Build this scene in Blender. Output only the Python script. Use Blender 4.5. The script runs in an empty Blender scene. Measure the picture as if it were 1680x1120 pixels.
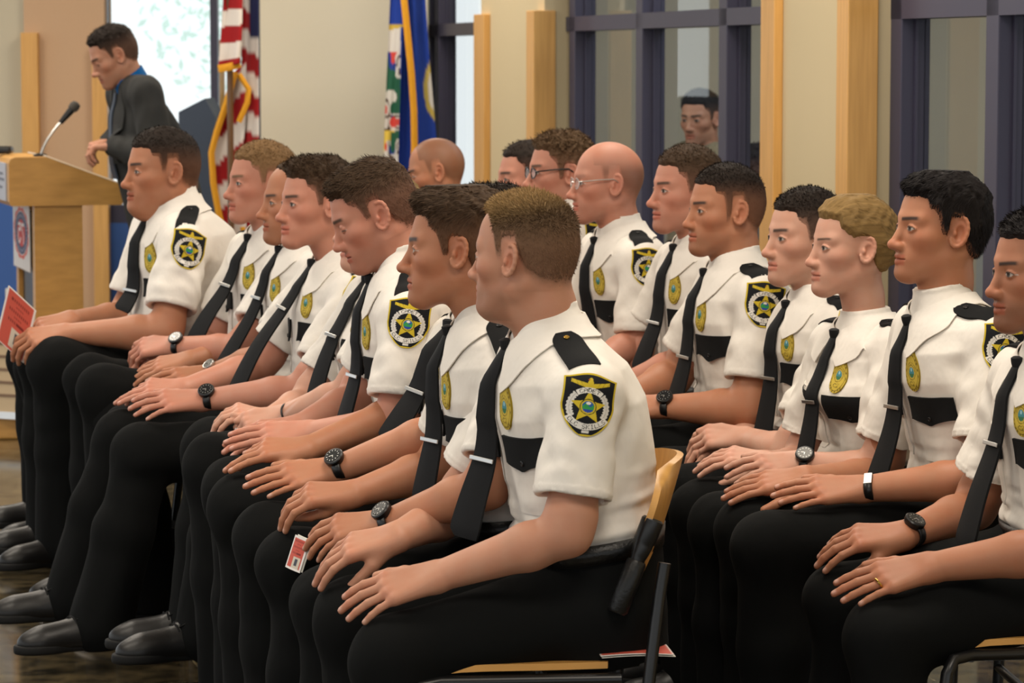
import bpy, math, random
import numpy as np
from mathutils import Matrix, Vector
random.seed(7)
rng = np.random.default_rng(11)
f32 = np.float32
scene = bpy.context.scene
COL = scene.collection
A = lambda *v: np.array(v, dtype=float)
def nrm(v):
    v = np.asarray(v, float); return v/max(1e-9, np.linalg.norm(v))
def lin(r, g, b):
    f = lambda c: (c/255/12.92) if c/255 <= .04045 else ((c/255+.055)/1.055)**2.4
    return np.array([f(r), f(g), f(b)])
def sstep(a, b, x):
    t = np.clip((x-a)/(b-a), 0, 1); return t*t*(3-2*t)

# ------------------------------------------------------------------ camera
FPX, CAMH, HORIZ = 5000.0, 1.6, 100.0
PITCH = math.atan((560-HORIZ)/FPX)
cp, sp = math.cos(PITCH), math.sin(PITCH)
CAMP = A(0, 0, CAMH)
def ray(px, py):
    u, v = (px-840)/FPX, (560-py)/FPX
    return A(u, cp+v*sp, -sp+v*cp)
def at_y(px, py, Y):
    d = ray(px, py); return CAMP+d*(Y/d[1])
def at_plane(px, py, p0, n):
    d = ray(px, py); return CAMP+d*(np.dot(np.asarray(p0)-CAMP, n)/np.dot(d, n))
def project(p):
    q = np.asarray(p, float)-CAMP
    cz = q[1]*cp-q[2]*sp; cy = q[1]*sp+q[2]*cp
    return 840+FPX*q[0]/cz, 560-FPX*cy/cz

# ------------------------------------------------------------------ materials
def mat(name, color=(.5, .5, .5), rough=.5, metal=0, spec=.5, attr=False, noise=None, bump=None, **kw):
    m = bpy.data.materials.new(name); m.use_nodes = True
    nt = m.node_tree; b = nt.nodes['Principled BSDF']
    c = tuple(float(x) for x in color)
    b.inputs['Base Color'].default_value = (*c, 1)
    b.inputs['Roughness'].default_value = rough
    b.inputs['Metallic'].default_value = metal
    b.inputs['Specular IOR Level'].default_value = spec
    for k, v in kw.items(): b.inputs[k.replace('_', ' ')].default_value = v
    src = None
    if attr:
        a = nt.nodes.new('ShaderNodeAttribute'); a.attribute_name = 'Col'; src = a.outputs['Color']
    tc = nt.nodes.new('ShaderNodeTexCoord')
    def ntex(scale, stretch=(1, 1, 1), detail=3):
        mp = nt.nodes.new('ShaderNodeMapping'); mp.inputs['Scale'].default_value = stretch
        nt.links.new(tc.outputs['Object'], mp.inputs['Vector'])
        n = nt.nodes.new('ShaderNodeTexNoise'); n.inputs['Scale'].default_value = scale; n.inputs['Detail'].default_value = detail
        nt.links.new(mp.outputs['Vector'], n.inputs['Vector']); return n.outputs['Fac']
    if noise:      # (scale, stretch, colour_a multiplier, colour_b multiplier)
        fac = ntex(noise[0], noise[1])
        rp = nt.nodes.new('ShaderNodeValToRGB')
        rp.color_ramp.elements[0].position = .3; rp.color_ramp.elements[1].position = .7
        rp.color_ramp.elements[0].color = (*noise[2], 1); rp.color_ramp.elements[1].color = (*noise[3], 1)
        nt.links.new(fac, rp.inputs['Fac'])
        mx = nt.nodes.new('ShaderNodeMix'); mx.data_type = 'RGBA'; mx.blend_type = 'MULTIPLY'; mx.inputs['Factor'].default_value = 1
        if src is not None: nt.links.new(src, mx.inputs['A'])
        else: mx.inputs['A'].default_value = (*c, 1)
        nt.links.new(rp.outputs['Color'], mx.inputs['B']); src = mx.outputs['Result']
    if src is not None: nt.links.new(src, b.inputs['Base Color'])
    if bump:       # (scale, stretch, strength, distance)
        fac = ntex(bump[0], bump[1])
        bp = nt.nodes.new('ShaderNodeBump'); bp.inputs['Strength'].default_value = bump[2]; bp.inputs['Distance'].default_value = bump[3]
        nt.links.new(fac, bp.inputs['Height']); nt.links.new(bp.outputs['Normal'], b.inputs['Normal'])
    return m
one = (1, 1, 1)
M = {}
M['skin'] = mat('skin', rough=.52, spec=.35, attr=True, noise=(28, one, (1, .93, .9), (1, 1.03, 1.04)), bump=(420, one, .12, .001))
M['skin'].node_tree.nodes['Principled BSDF'].inputs['Subsurface Weight'].default_value = .12
M['skin'].node_tree.nodes['Principled BSDF'].inputs['Subsurface Radius'].default_value = (.012, .005, .003)
M['hair'] = mat('hair', rough=.75, spec=.18, attr=True)
M['shirt'] = mat('shirt_cotton', lin(232, 226, 217), rough=.85, spec=.2, bump=(16, (1, 1, .6), .35, .02))
M['black'] = mat('black_fabric', lin(25, 26, 27), rough=.85, spec=.15, bump=(300, one, .2, .002))
M['tie'] = mat('tie_fabric', lin(24, 25, 27), rough=.7, spec=.2, bump=(500, one, .15, .002))
M['pants'] = mat('trouser_wool', lin(15, 16, 16), rough=.9, spec=.12, bump=(9, (1, 1, .5), .4, .02))
M['leather'] = mat('black_leather', lin(18, 18, 18), rough=.4, spec=.4, bump=(140, one, .35, .003))
M['shoe'] = mat('polished_leather', lin(22, 21, 21), rough=.42, spec=.4, bump=(40, one, .2, .004))
M['rubber'] = mat('rubber', lin(15, 15, 15), rough=.7, spec=.3)
M['lace'] = mat('lace', lin(22, 22, 22), rough=.8, spec=.2)
M['paint'] = mat('embroidery', rough=.75, spec=.2, attr=True)
M['chrome'] = mat('chrome', (.60, .59, .57), rough=.35, metal=1)
M['gold'] = mat('gold', lin(214, 178, 92), rough=.25, metal=1)
M['lens'] = mat('lens', (.9, .93, 1), rough=.05, Alpha=.25)
M['blackplastic'] = mat('black_plastic', lin(20, 20, 21), rough=.35, spec=.5)
M['ply'] = mat('beech_plywood', lin(205, 155, 84), rough=.4, noise=(6, (1, 12, 1), (.85, .8, .72), (1.05, 1.03, 1)))
M['frame'] = mat('chair_steel', lin(16, 16, 17), rough=.35, spec=.5)
M['card'] = mat('card', rough=.6, spec=.3, attr=True)
M['suit'] = mat('suit_wool', lin(58, 58, 57), rough=.9, spec=.15, bump=(60, one, .2, .004))
M['bluecloth'] = mat('blue_shirt_cotton', lin(10, 98, 165), rough=.8, spec=.2)

# ------------------------------------------------------------------ mesh helpers
def mesh_obj(name, verts, faces, m, parent=None, col=None, smooth=True, mats=None, fmat=None, sharp=None):
    sharp = name in ('collar', 'tie', 'pocket_flap', 'pocket', 'epaulette', 'badge', 'shoulder_patch', 'cover', 'seat', 'backrest', 'lapel', 'shirt') if sharp is None else sharp
    me = bpy.data.meshes.new(name)
    verts = np.asarray(verts, f32).reshape(-1, 3)
    if isinstance(faces, np.ndarray) and faces.ndim == 2:
        n, w = faces.shape
        me.vertices.add(len(verts)); me.vertices.foreach_set('co', verts.ravel())
        me.loops.add(n*w); me.loops.foreach_set('vertex_index', faces.astype(np.int32).ravel())
        me.polygons.add(n); me.polygons.foreach_set('loop_start', np.arange(0, n*w, w, dtype=np.int32))
        me.update(calc_edges=True); me.validate()
    else:
        me.from_pydata(verts.tolist(), [], [list(map(int, f)) for f in faces])
    if col is not None and len(me.vertices) == len(verts):
        ca = me.color_attributes.new('Col', 'FLOAT_COLOR', 'POINT')
        c4 = np.ones((len(verts), 4), f32); c4[:, :3] = col
        ca.data.foreach_set('color', c4.ravel())
    for mm in (mats or [m]): me.materials.append(mm)
    if fmat is not None: me.polygons.foreach_set('material_index', np.asarray(fmat, np.int32))
    me.polygons.foreach_set('use_smooth', [bool(smooth)]*len(me.polygons))
    if sharp:
        try: me.set_sharp_from_angle(angle=math.radians(48))
        except Exception: pass
    o = bpy.data.objects.new(name, me); COL.objects.link(o)
    if parent is not None: o.parent = parent
    return o
class MB:
    """collects simple shapes into one mesh"""
    def __init__(s): s.v = []; s.f = []; s.c = []
    def add(s, verts, faces, col=(.5, .5, .5)):
        n = len(s.v); s.v += [tuple(map(float, p)) for p in verts]
        s.f += [tuple(int(i)+n for i in f) for f in faces]; s.c += [tuple(col)]*len(verts)
    def box(s, c, d, rot=None, bev=0, col=(.5, .5, .5)):
        hx, hy, hz = d[0]/2, d[1]/2, d[2]/2; bev = min(bev, hx*.9, hy*.9, hz*.9)
        if bev <= 0:
            P = [(x, y, z) for x in (-hx, hx) for y in (-hy, hy) for z in (-hz, hz)]
            F = [(0, 1, 3, 2), (4, 6, 7, 5), (0, 4, 5, 1), (2, 3, 7, 6), (0, 2, 6, 4), (1, 5, 7, 3)]
        else:
            bm = __import__('bmesh').new(); __import__('bmesh').ops.create_cube(bm, size=1)
            for v in bm.verts: v.co = Vector((v.co.x*2*hx, v.co.y*2*hy, v.co.z*2*hz))
            __import__('bmesh').ops.bevel(bm, geom=bm.edges[:], offset=bev, segments=2, profile=.5, affect='EDGES')
            bm.verts.index_update(); P = [tuple(v.co) for v in bm.verts]; F = [[v.index for v in f.verts] for f in bm.faces]; bm.free()
        P = np.array(P)
        if rot is not None: P = P @ np.asarray(rot).T
        s.add(P+np.asarray(c), F, col)
    def tube(s, pts, r, n=10, closed=False, col=(.5, .5, .5), flat=None):
        pts = [np.asarray(p, float) for p in pts]; m = len(pts)
        rr = r if hasattr(r, '__len__') else [r]*m
        V = []; F = []; up = None
        for i, p in enumerate(pts):
            if closed: t = nrm(pts[(i+1) % m]-pts[i-1])
            else: t = nrm(pts[min(i+1, m-1)]-pts[max(i-1, 0)])
            if up is None:
                up = A(0, 0, 1) if abs(t[2]) < .9 else A(1, 0, 0)
            b = nrm(np.cross(t, up)); up = np.cross(b, t)
            for k in range(n):
                a = 2*math.pi*k/n
                V.append(p+rr[i]*(math.cos(a)*b*(flat or 1)+math.sin(a)*up))
        for i in range(m if closed else m-1):
            j = (i+1) % m
            for k in range(n):
                F.append((i*n+k, i*n+(k+1) % n, j*n+(k+1) % n, j*n+k))
        if not closed:
            F.append(tuple(range(n-1, -1, -1))); F.append(tuple((m-1)*n+k for k in range(n)))
        s.add(V, F, col)
    def lathe(s, prof, n=20, c=(0, 0, 0), rot=None, col=(.5, .5, .5)):
        V = []; F = []
        for (r, z) in prof:
            for k in range(n):
                a = 2*math.pi*k/n; V.append((r*math.cos(a), r*math.sin(a), z))
        for i in range(len(prof)-1):
            for k in range(n): F.append((i*n+k, i*n+(k+1) % n, (i+1)*n+(k+1) % n, (i+1)*n+k))
        F.append(tuple(range(n-1, -1, -1))); F.append(tuple((len(prof)-1)*n+k for k in range(n)))
        V = np.array(V)
        if rot is not None: V = V @ np.asarray(rot).T
        s.add(V+np.asarray(c), F, col)
    def prism(s, poly, axis0, axis1, ext, origin=(0, 0, 0), col=(.5, .5, .5)):
        o = np.asarray(origin, float); a0 = np.asarray(axis0, float); a1 = np.asarray(axis1, float); e = np.asarray(ext, float)
        n = len(poly); V = [o+a0*p[0]+a1*p[1] for p in poly]; V += [v+e for v in V]
        F = [tuple(range(n-1, -1, -1)), tuple(range(n, 2*n))]+[(i, (i+1) % n, n+(i+1) % n, n+i) for i in range(n)]
        s.add(V, F, col)
    def build(s, name, m, parent=None, smooth=False, col=False):
        o = mesh_obj(name, s.v, s.f, m, parent, np.array(s.c) if col else None, smooth)
        bm = __import__('bmesh').new(); bm.from_mesh(o.data); __import__('bmesh').ops.recalc_face_normals(bm, faces=bm.faces[:]); bm.to_mesh(o.data); bm.free()
        if smooth:
            try: o.data.set_sharp_from_angle(angle=math.radians(40))
            except Exception: pass
        return o
def empty(name, loc=(0, 0, 0), rz=0, parent=None):
    o = bpy.data.objects.new(name, None); COL.objects.link(o); o.location = loc; o.rotation_euler = (0, 0, rz); o.empty_display_size = .1
    if parent is not None: o.parent = parent
    return o
def tag(o, label, cat, group=None, kind=None):
    o['label'] = label; o['category'] = cat
    if group: o['group'] = group
    if kind: o['kind'] = kind
    return o

# ------------------------------------------------------------------ signed distance volumes
def smin(a, b, k):
    if k <= 0: return np.minimum(a, b)
    h = np.maximum(k-np.abs(a-b), 0)/k
    return np.minimum(a, b)-h*h*k*.25
def smax(a, b, k): return -smin(-a, -b, k)
class Vol:
    def __init__(s, lo, hi, h):
        s.lo = np.asarray(lo, float); s.h = h
        s.n = np.maximum(4, np.ceil((np.asarray(hi)-s.lo)/h).astype(int)+1)
        s.ax = [(s.lo[i]+h*np.arange(s.n[i])).astype(f32) for i in range(3)]
        s.F = np.full(tuple(s.n), 1.0, f32)
    def sl(s, lo, hi):
        r = []
        for i in range(3):
            a = int(np.clip(math.floor((lo[i]-s.lo[i])/s.h), 0, s.n[i])); b = int(np.clip(math.ceil((hi[i]-s.lo[i])/s.h)+1, 0, s.n[i])); r.append(slice(a, b))
        return tuple(r)
    def xyz(s, q):
        return s.ax[0][q[0]][:, None, None], s.ax[1][q[1]][None, :, None], s.ax[2][q[2]][None, None, :]
    def op(s, fn, lo, hi, k=0, mode='u'):
        m = k+3*s.h; q = s.sl(np.asarray(lo)-m, np.asarray(hi)+m)
        if any(x.stop <= x.start for x in q): return
        d = fn(*s.xyz(q)).astype(f32); B = s.F[q]
        if mode == 'u': s.F[q] = smin(B, d, k)
        elif mode == 's': s.F[q] = smax(B, -d, k)
        else: s.F[q] = smax(B, d, k)
    def ell(s, c, r, R=None, k=0, mode='u'):
        c = np.asarray(c, float); r = np.asarray(r, float)*np.ones(3)
        ext = r if R is None else np.sqrt(((np.asarray(R)*r[None, :])**2).sum(1))
        def fn(X, Y, Z):
            X, Y, Z = X-f32(c[0]), Y-f32(c[1]), Z-f32(c[2])
            if R is not None:
                X, Y, Z = (X*f32(R[0][i])+Y*f32(R[1][i])+Z*f32(R[2][i]) for i in range(3))
            a = np.sqrt((X/r[0])**2+(Y/r[1])**2+(Z/r[2])**2); b = np.sqrt((X/r[0]**2)**2+(Y/r[1]**2)**2+(Z/r[2]**2)**2)
            return a*(a-1)/np.maximum(b, 1e-4)
        s.op(fn, c-ext, c+ext, k, mode)
    def cone(s, a, b, r1, r2, k=0, mode='u', q=None):
        a = np.asarray(a, float); b = np.asarray(b, float); ba = b-a; L2 = max(1e-9, ba@ba); R = max(r1, r2)
        def fn(X, Y, Z):
            t = np.clip(((X-f32(a[0]))*f32(ba[0])+(Y-f32(a[1]))*f32(ba[1])+(Z-f32(a[2]))*f32(ba[2]))/f32(L2), 0, 1)
            d = np.sqrt((X-f32(a[0])-t*f32(ba[0]))**2+(Y-f32(a[1])-t*f32(ba[1]))**2+(Z-f32(a[2])-t*f32(ba[2]))**2)
            return d-(f32(r1)+f32(r2-r1)*t)
        s.op(fn, np.minimum(a, b)-R, np.maximum(a, b)+R, k, mode)
    def sample(s, P):
        g = (np.asarray(P, float)-s.lo)/s.h
        g = np.clip(g, 0, s.n-1.001); i = g.astype(int); t = g-i
        out = 0
        for dx in (0, 1):
            for dy in (0, 1):
                for dz in (0, 1):
                    w = (t[..., 0] if dx else 1-t[..., 0])*(t[..., 1] if dy else 1-t[..., 1])*(t[..., 2] if dz else 1-t[..., 2])
                    out = out+w*s.F[i[..., 0]+dx, i[..., 1]+dy, i[..., 2]+dz]
        return out
    def grad(s, P):
        e = s.h; P = np.asarray(P, float); G = np.stack([s.sample(P+e*np.eye(3)[i])-s.sample(P-e*np.eye(3)[i]) for i in range(3)], -1)
        return G/np.maximum(1e-9, np.linalg.norm(G, axis=-1, keepdims=True))
    def march(s, P, D, steps=60, off=0.0):
        P = np.array(P, float); D = np.asarray(D, float)
        for _ in range(steps):
            d = s.sample(P)-off; P = P+D*(np.clip(d, -.05, .05)*.6)[..., None]
        return P
    def mesh(s, F=None):
        return surface_nets(s.F if F is None else F, s.lo, s.h)
def surface_nets(F, lo, h):
    S = F < 0; n = np.array(F.shape)-1
    c = np.zeros(tuple(n), np.uint8)
    off = [(i, j, k) for i in (0, 1) for j in (0, 1) for k in (0, 1)]
    for (i, j, k) in off: c += S[i:i+n[0], j:j+n[1], k:k+n[2]]
    idx = np.argwhere((c > 0) & (c < 8))
    if len(idx) == 0: return np.zeros((0, 3)), np.zeros((0, 4), int)
    V = np.stack([F[idx[:, 0]+i, idx[:, 1]+j, idx[:, 2]+k] for (i, j, k) in off], 1).astype(float)
    acc = np.zeros((len(idx), 3)); cnt = np.zeros(len(idx)); O = np.array(off, float)
    for a in range(8):
        for b in range(a+1, 8):
            if abs(O[a]-O[b]).sum() != 1: continue
            m = (V[:, a] < 0) != (V[:, b] < 0)
            t = V[m, a]/(V[m, a]-V[m, b])
            acc[m] += O[a]+t[:, None]*(O[b]-O[a]); cnt[m] += 1
    P = lo+h*(idx+acc/cnt[:, None])
    I = np.full(tuple(n), -1, np.int32); I[idx[:, 0], idx[:, 1], idx[:, 2]] = np.arange(len(idx))
    Q = []
    for ax in range(3):
        b, cc = (ax+1) % 3, (ax+2) % 3
        lo_s = [slice(None)]*3; hi_s = [slice(None)]*3
        lo_s[ax] = slice(0, -1); hi_s[ax] = slice(1, None)
        e = np.argwhere(S[tuple(lo_s)] != S[tuple(hi_s)])
        e = e[(e[:, b] > 0) & (e[:, cc] > 0) & (e[:, b] < n[b]) & (e[:, cc] < n[cc])]
        if len(e) == 0: continue
        fl = S[e[:, 0], e[:, 1], e[:, 2]]
        def at(db, dc):
            q = e.copy(); q[:, b] += db; q[:, cc] += dc; return I[q[:, 0], q[:, 1], q[:, 2]]
        quad = np.stack([at(-1, -1), at(0, -1), at(0, 0), at(-1, 0)], 1)
        quad[~fl] = quad[~fl][:, ::-1]; Q.append(quad)
    Q = np.concatenate(Q); Q = Q[(Q >= 0).all(1)]
    return P, Q
def vnoise(P, sc, seed=0):
    """smooth value noise in -1..1 at points P"""
    g = np.asarray(P, float)*np.asarray(sc); i = np.floor(g).astype(np.int64); t = g-i; t = t*t*(3-2*t); out = 0
    for dx in (0, 1):
        for dy in (0, 1):
            for dz in (0, 1):
                hsh = ((i[..., 0]+dx)*73856093) ^ ((i[..., 1]+dy)*19349663) ^ ((i[..., 2]+dz)*83492791) ^ (seed*2654435761)
                hsh = (hsh ^ (hsh >> 13))*1274126177 & 0xffffffff; hsh = (hsh ^ (hsh >> 16)) & 0xffff
                w = (t[..., 0] if dx else 1-t[..., 0])*(t[..., 1] if dy else 1-t[..., 1])*(t[..., 2] if dz else 1-t[..., 2])
                out = out+w*(hsh/32767.5-1)
    return out
def join(parts):
    V = []; F = []; C = []; n = 0
    for v, f, c in parts:
        V.append(v); F.append(f+n); C.append(c); n += len(v)
    return np.concatenate(V), np.concatenate(F), np.concatenate(C)
def grid_faces(nu, nv, flip=False):
    i = np.arange(nu*nv).reshape(nu, nv)
    q = np.stack([i[:-1, :-1], i[1:, :-1], i[1:, 1:], i[:-1, 1:]], -1).reshape(-1, 4)
    return q[:, ::-1] if flip else q
def thick_grid(G, N, th, nu, nv):
    """closed slab from a grid of points G (nu*nv,3) with normals N: top at G, bottom at G-N*th"""
    B = G-N*th; n = nu*nv; i = np.arange(n).reshape(nu, nv)
    top = grid_faces(nu, nv); bot = grid_faces(nu, nv, True)+n
    ring = np.concatenate([i[:, 0], i[-1, 1:], i[-2::-1, -1], i[0, -2:0:-1]]); r2 = np.roll(ring, -1)
    side = np.stack([ring, ring+n, r2+n, r2], 1)
    return np.concatenate([G, B]), np.concatenate([top, bot, side])

# ------------------------------------------------------------------ stitched lettering
FONT = dict(A='0E11111F111111', B='1E11111E11111E', C='0E11101010110E', D='1E11111111111E', E='1F10101E10101F', F='1F10101E101010', G='0E11101711110F', H='1111111F111111',
            I='0E04040404040E', K='11121418141211', L='1010101010101F', M='111B1515111111', N='11191513111111', O='0E11111111110E', R='1E11111E141211', S='0F10100E01011E',
            T='1F040404040404', U='1111111111110E', W='11111115151B11'[:14], Y='11110A04040404', J='0702020202120C')
FONT['W'] = '11111115151B11'; FONT['.'] = '0000000000000C'; FONT['7'] = '1F010204080808'; FONT['5'] = '1F101E0101110E'; FONT[' '] = '00000000000000'; FONT['1'] = '040C040404040E'; FONT['2'] = '0E11010204081F'; FONT['&'] = '0C12140815120D'
def text_mask(txt, u, v):
    """u in character cells of 6 units, v 0..7 downwards"""
    out = np.zeros(u.shape, bool)
    for i, ch in enumerate(txt):
        rows = [int(FONT[ch][2*r:2*r+2], 16) for r in range(7)]
        bits = np.array([[(rw >> (4-c)) & 1 for c in range(5)] for rw in rows], bool)
        cx = np.floor(u-6*i).astype(int); cy = np.floor(v).astype(int)
        ok = (cx >= 0) & (cx < 5) & (cy >= 0) & (cy < 7)
        out |= ok & bits[np.clip(cy, 0, 6), np.clip(cx, 0, 4)]
    return out
# ------------------------------------------------------------------ head
HAIRX = np.array([-.14, -.085, -.062, -.04, -.03, -.022, .000, .008, .011, .021, .026, .032, .045, .062, .085, .105])
HAIRZ = np.array([-.070, -.062, -.056, -.040, -.012, .026, .030, .022, -.006, -.010, .012, .036, .050, .064, .080, .088])
def make_head(pr, neck_l, hN):
    """head in its own frame (x forward, y left, z up); neck_l = neck base in that frame. returns body part, hair part"""
    jaw, nose, fat, brow = pr.get('jaw', 1), pr.get('nose', 1), pr.get('fat', 0), pr.get('brow', 1)
    wf = pr.get('wf', 1); nk = pr.get('neck', 1)
    lo = np.minimum(A(-.14, -.105, -.17), neck_l-.075); hi = np.maximum(A(.14, .105, .155), neck_l+.075); hi[2] = .16
    lo[2] = max(lo[2], neck_l[2]-.05)
    v = Vol(lo, hi, hN)
    v.ell((-.010, 0, .034), (.098, .076*wf, .088))
    v.ell((-.045, 0, .015), (.062, .068*wf, .07), k=.03)
    v.ell((.028, 0, -.028), (.062, .060*wf, .080), k=.03)
    for s in (1, -1):
        v.cone((-.004, s*.047*jaw, -.062), (.066, s*.014, -.100), .019, .017, k=.03)
    v.ell((.074, 0, -.098), (.02, .02*jaw, .017), k=.022)
    # neck
    v.cone((-.028, 0, -.030), neck_l*.5+A(-.012, 0, -.02), .054*nk, .056*nk, k=.03)
    v.cone(neck_l*.5+A(-.012, 0, -.02), neck_l+A(0, 0, -.02), .056*nk, .062*nk, k=.02)
    for s in (1, -1):
        v.cone((-.028, s*.052, -.050), neck_l+A(.035, -s*.035, -.0), .013, .015, k=.02)
    if fat: v.ell((.032, 0, -.098-.010*fat), (.045, .040, .026+.008*fat), k=.03)
    cran = v.F.copy()
    cap = v.F
    v.F = cran.copy()
    for s in (1, -1):
        v.ell((.046, s*.043*wf, -.020), (.027, .022, .019), k=.022)
        v.cone((.079, s*.007, .0205), (.064, s*.043, .0215), .0115*brow, .0105, k=.016)
        v.ell((.103, s*.0315, .0015), (.021, .0185, .0125), k=.014, mode='s')
        v.ell((.0705, s*.0315, .0005), (.0128, .0130, .0122), k=.002)
        # lids
        R = 0.0138; c = A(.0703, s*.0315, .0005)
        up = [c+R*A(math.cos(a)*math.cos(b), s*math.sin(a)*math.cos(b), math.sin(b)) for a, b in ((-.95, .06), (-.5, .32), (0, .42), (.5, .36), (1.05, .08))]
        dn = [c+R*A(math.cos(a)*math.cos(b), s*math.sin(a)*math.cos(b), math.sin(b)) for a, b in ((-.95, .0), (-.5, -.34), (0, -.42), (.5, -.34), (1.05, -.02))]
        for i in range(4):
            v.cone(up[i], up[i+1], .0024, .0024, k=.005); v.cone(dn[i], dn[i+1], .0014, .0014, k=.006)
    # nose
    nl = .0225*nose; tipz = -.036-.006*pr.get('droop', 0)
    v.cone((.085, 0, .008), (.086+nl*.90, 0, tipz), .0078, .0098, k=.011)
    v.ell((.0855+nl, 0, tipz-.001), (.0118, .0118, .0105), k=.007)
    for s in (1, -1):
        v.ell((.0915+nl*.25, s*.0125, tipz-.004), (.0125, .0075, .0085), k=.007)
        v.ell((.098+nl*.45, s*.0065, tipz-.0125), (.0055, .0036, .004), k=.003, mode='s')
    # mouth
    v.ell((.073, 0, -.067), (.023, .031, .027), k=.018)
    for s in (1, -1):
        v.cone((.0955, s*.005, -.0620), (.0835, s*.0235, -.0672), .0052, .0032, k=.005)
        v.cone((.0945, s*.004, -.0755), (.0835, s*.0225, -.0685), .0058, .0032, k=.005)
        v.cone((.1000, s*.000, -.0686), (.0885, s*.0235, -.0684), .0014, .0014, k=.003, mode='s')
    v.ell((.083, 0, -.100), (.0135, .016, .0125), k=.014)
    # ears
    es = pr.get('ear', 1.0)
    for s in (1, -1):
        a = math.radians(pr.get('flare', 24)); t = math.radians(14)
        ex = A(-math.cos(a)*math.cos(t), s*math.sin(a), math.cos(a)*math.sin(t)*-1); ex = nrm(ex)
        ez = nrm(A(-math.sin(t), 0, math.cos(t))); ey = nrm(np.cross(ez, ex)); ez = np.cross(ex, ey)
        R = np.stack([ex, ey, ez], 1); ec = A(-.012, s*.0785*wf, -.004)
        v.ell(ec, (.0175*es, .0062, .0310*es), R, k=.006)
        pts = []
        for q in np.linspace(-2.5, 2.0, 12):
            pts.append(ec+R@A(.0168*es*math.cos(q+.0), 0, .0300*es*math.sin(q)+.001)+A(0, s*.004, 0))
        for i in range(11): v.cone(pts[i], pts[i+1], .0040, .0040, k=.003)
        v.ell(ec+A(.001, s*.0085, -.001), (.0095*es, .0095, .0165*es), R, k=.003, mode='s')
        v.ell(ec+A(.009, s*.001, -.003), (.005, .006, .007), k=.004)
    P, Q = v.mesh()
    # ---- colours (the skin's, lips', brows' own; mouth-line and lid-crease shade painted in)
    x, y, z = P.T; ay = np.abs(y)
    sk = pr['skin']; C = np.tile(sk, (len(P), 1))
    n1 = vnoise(P, 22, 3)[:, None]
    C = C*(1+.05*n1)
    def blend(mask, col):
        nonlocal C; m = np.clip(mask, 0, 1)[:, None]; C = C*(1-m)+np.asarray(col)*m
    red = sk*A(1.02, .78, .74)
    blend(.55*np.exp(-(((x-.06)/.03)**2+((ay-.05)/.025)**2+((z+.03)/.024)**2)), red)      # cheeks
    blend(.6*np.exp(-(((x-.112)/.014)**2+(y/.016)**2+((z+.038)/.014)**2)), red)            # nose tip
    blend(.55*np.exp(-(((ay-.086)/.014)**2+((x+.014)/.02)**2+((z+.0)/.035)**2)), red)      # ears
    st = pr.get('stubble', .18)
    beard = sstep(-.045, -.075, z+.25*(x-.08)*0)*sstep(-.02, .015, x)*(z > -.125)*sstep(.0, .02, x-.0)
    mz = np.exp(-(((x-.09)/.02)**2+(y/.03)**2+((z+.054)/.008)**2))
    blend(st*np.clip(beard+mz, 0, 1), pr['hairc']*.6+sk*.12)
    lipm = sstep(.026, .021, ay)*sstep(.079, .085, x)*sstep(-.0835, -.0790, z)*sstep(-.0560, -.0595, z)
    blend(.8*lipm, sk*A(.88, .55, .52)*pr.get('lip', 1))
    blend(.75*lipm*np.exp(-((z+.0686)/.0016)**2), sk*A(.35, .2, .18))  # shade between the lips, painted into the colour
    # brows
    bz = .0205+.10*np.clip(ay-.01, 0, 1)-3.2*np.clip(ay-.030, 0, 1)**2
    bw = pr.get('browth', .0044)
    blend(pr.get('browd', .92)*np.exp(-((z-bz)/bw)**4)*sstep(.008, .012, ay)*sstep(.056, .046, ay)*(x > .04), pr['browc'] if 'browc' in pr else pr['hairc']*.75)
    # eyes
    shut = pr.get('shut', 0)
    for s in (1, -1):
        d = P-A(.0705, s*.0315, .0005); r = np.linalg.norm(d, axis=1)
        e = (r < .0185) & (d[:, 0] > .001)
        yy = d[:, 1]*s; zz = d[:, 2]
        op = (.0048*(1-.9*shut))*np.clip(1-(yy/.0138)**2, 0, 1)
        inn = sstep(.0011, -.0004, np.abs(zz+.0002+.004*shut)-op)*e
        blend(inn, A(.50, .46, .42))
        g = nrm(A(1, pr.get('gaze', 0)*s, -.04)); ca = (d@g)/np.maximum(r, 1e-6)
        blend(inn*sstep(.86, .905, ca)*(1-shut), pr.get('iris', lin(58, 52, 44)))
        blend(inn*sstep(.968, .98, ca)*(1-shut), A(.006, .005, .005))
        lash = np.exp(-((zz-op-.0006+.006*shut)/.0016)**2)*(np.abs(yy) < .0150)*(r < .0195)*(d[:, 0] > 0)
        blend(.92*lash, A(.022, .014, .010))
        low = np.exp(-((zz+op+.0012)/.0012)**2)*(np.abs(yy) < .013)*(r < .019)*(d[:, 0] > 0)
        blend(.45*low, sk*A(.40, .26, .22))
        cre = np.exp(-((zz-op-.0062)/.0014)**2)*(np.abs(yy) < .014)*(r < .022)*(d[:, 0] > 0)
        blend(.30*cre, sk*A(.55, .4, .36))  # lid crease shade, painted into the skin colour
    # ---- hair
    hd = pr.get('hair', {}); hc = pr['hairc']
    hx = HAIRX.copy(); hz = HAIRZ.copy()
    up = hd.get('up', 0); hz[11:] += up*np.array([.2, .6, .9, 1, 1]); hz[:6] += hd.get('nape', 0)
    if hd.get('noburn'): hz[7:11] = np.array([.03, .03, .03, .035])
    if hd.get('burn'): hz[8:10] -= hd['burn']
    hz[10:14] += hd.get('temple', 0)*np.array([.3, .8, 1, .5])
    def mask(p):
        zl = np.interp(p[:, 0]-.25*hd.get('fwd', 0), hx, hz)
        jag = vnoise(p, 120, 5)*.0035+vnoise(p, 40, 6)*.003
        wid = .35*np.clip(np.abs(p[:, 1])-.02, 0, 1)*np.where(p[:, 0] > .05, -1, 0)
        return p[:, 2]-zl+jag+wid
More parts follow.
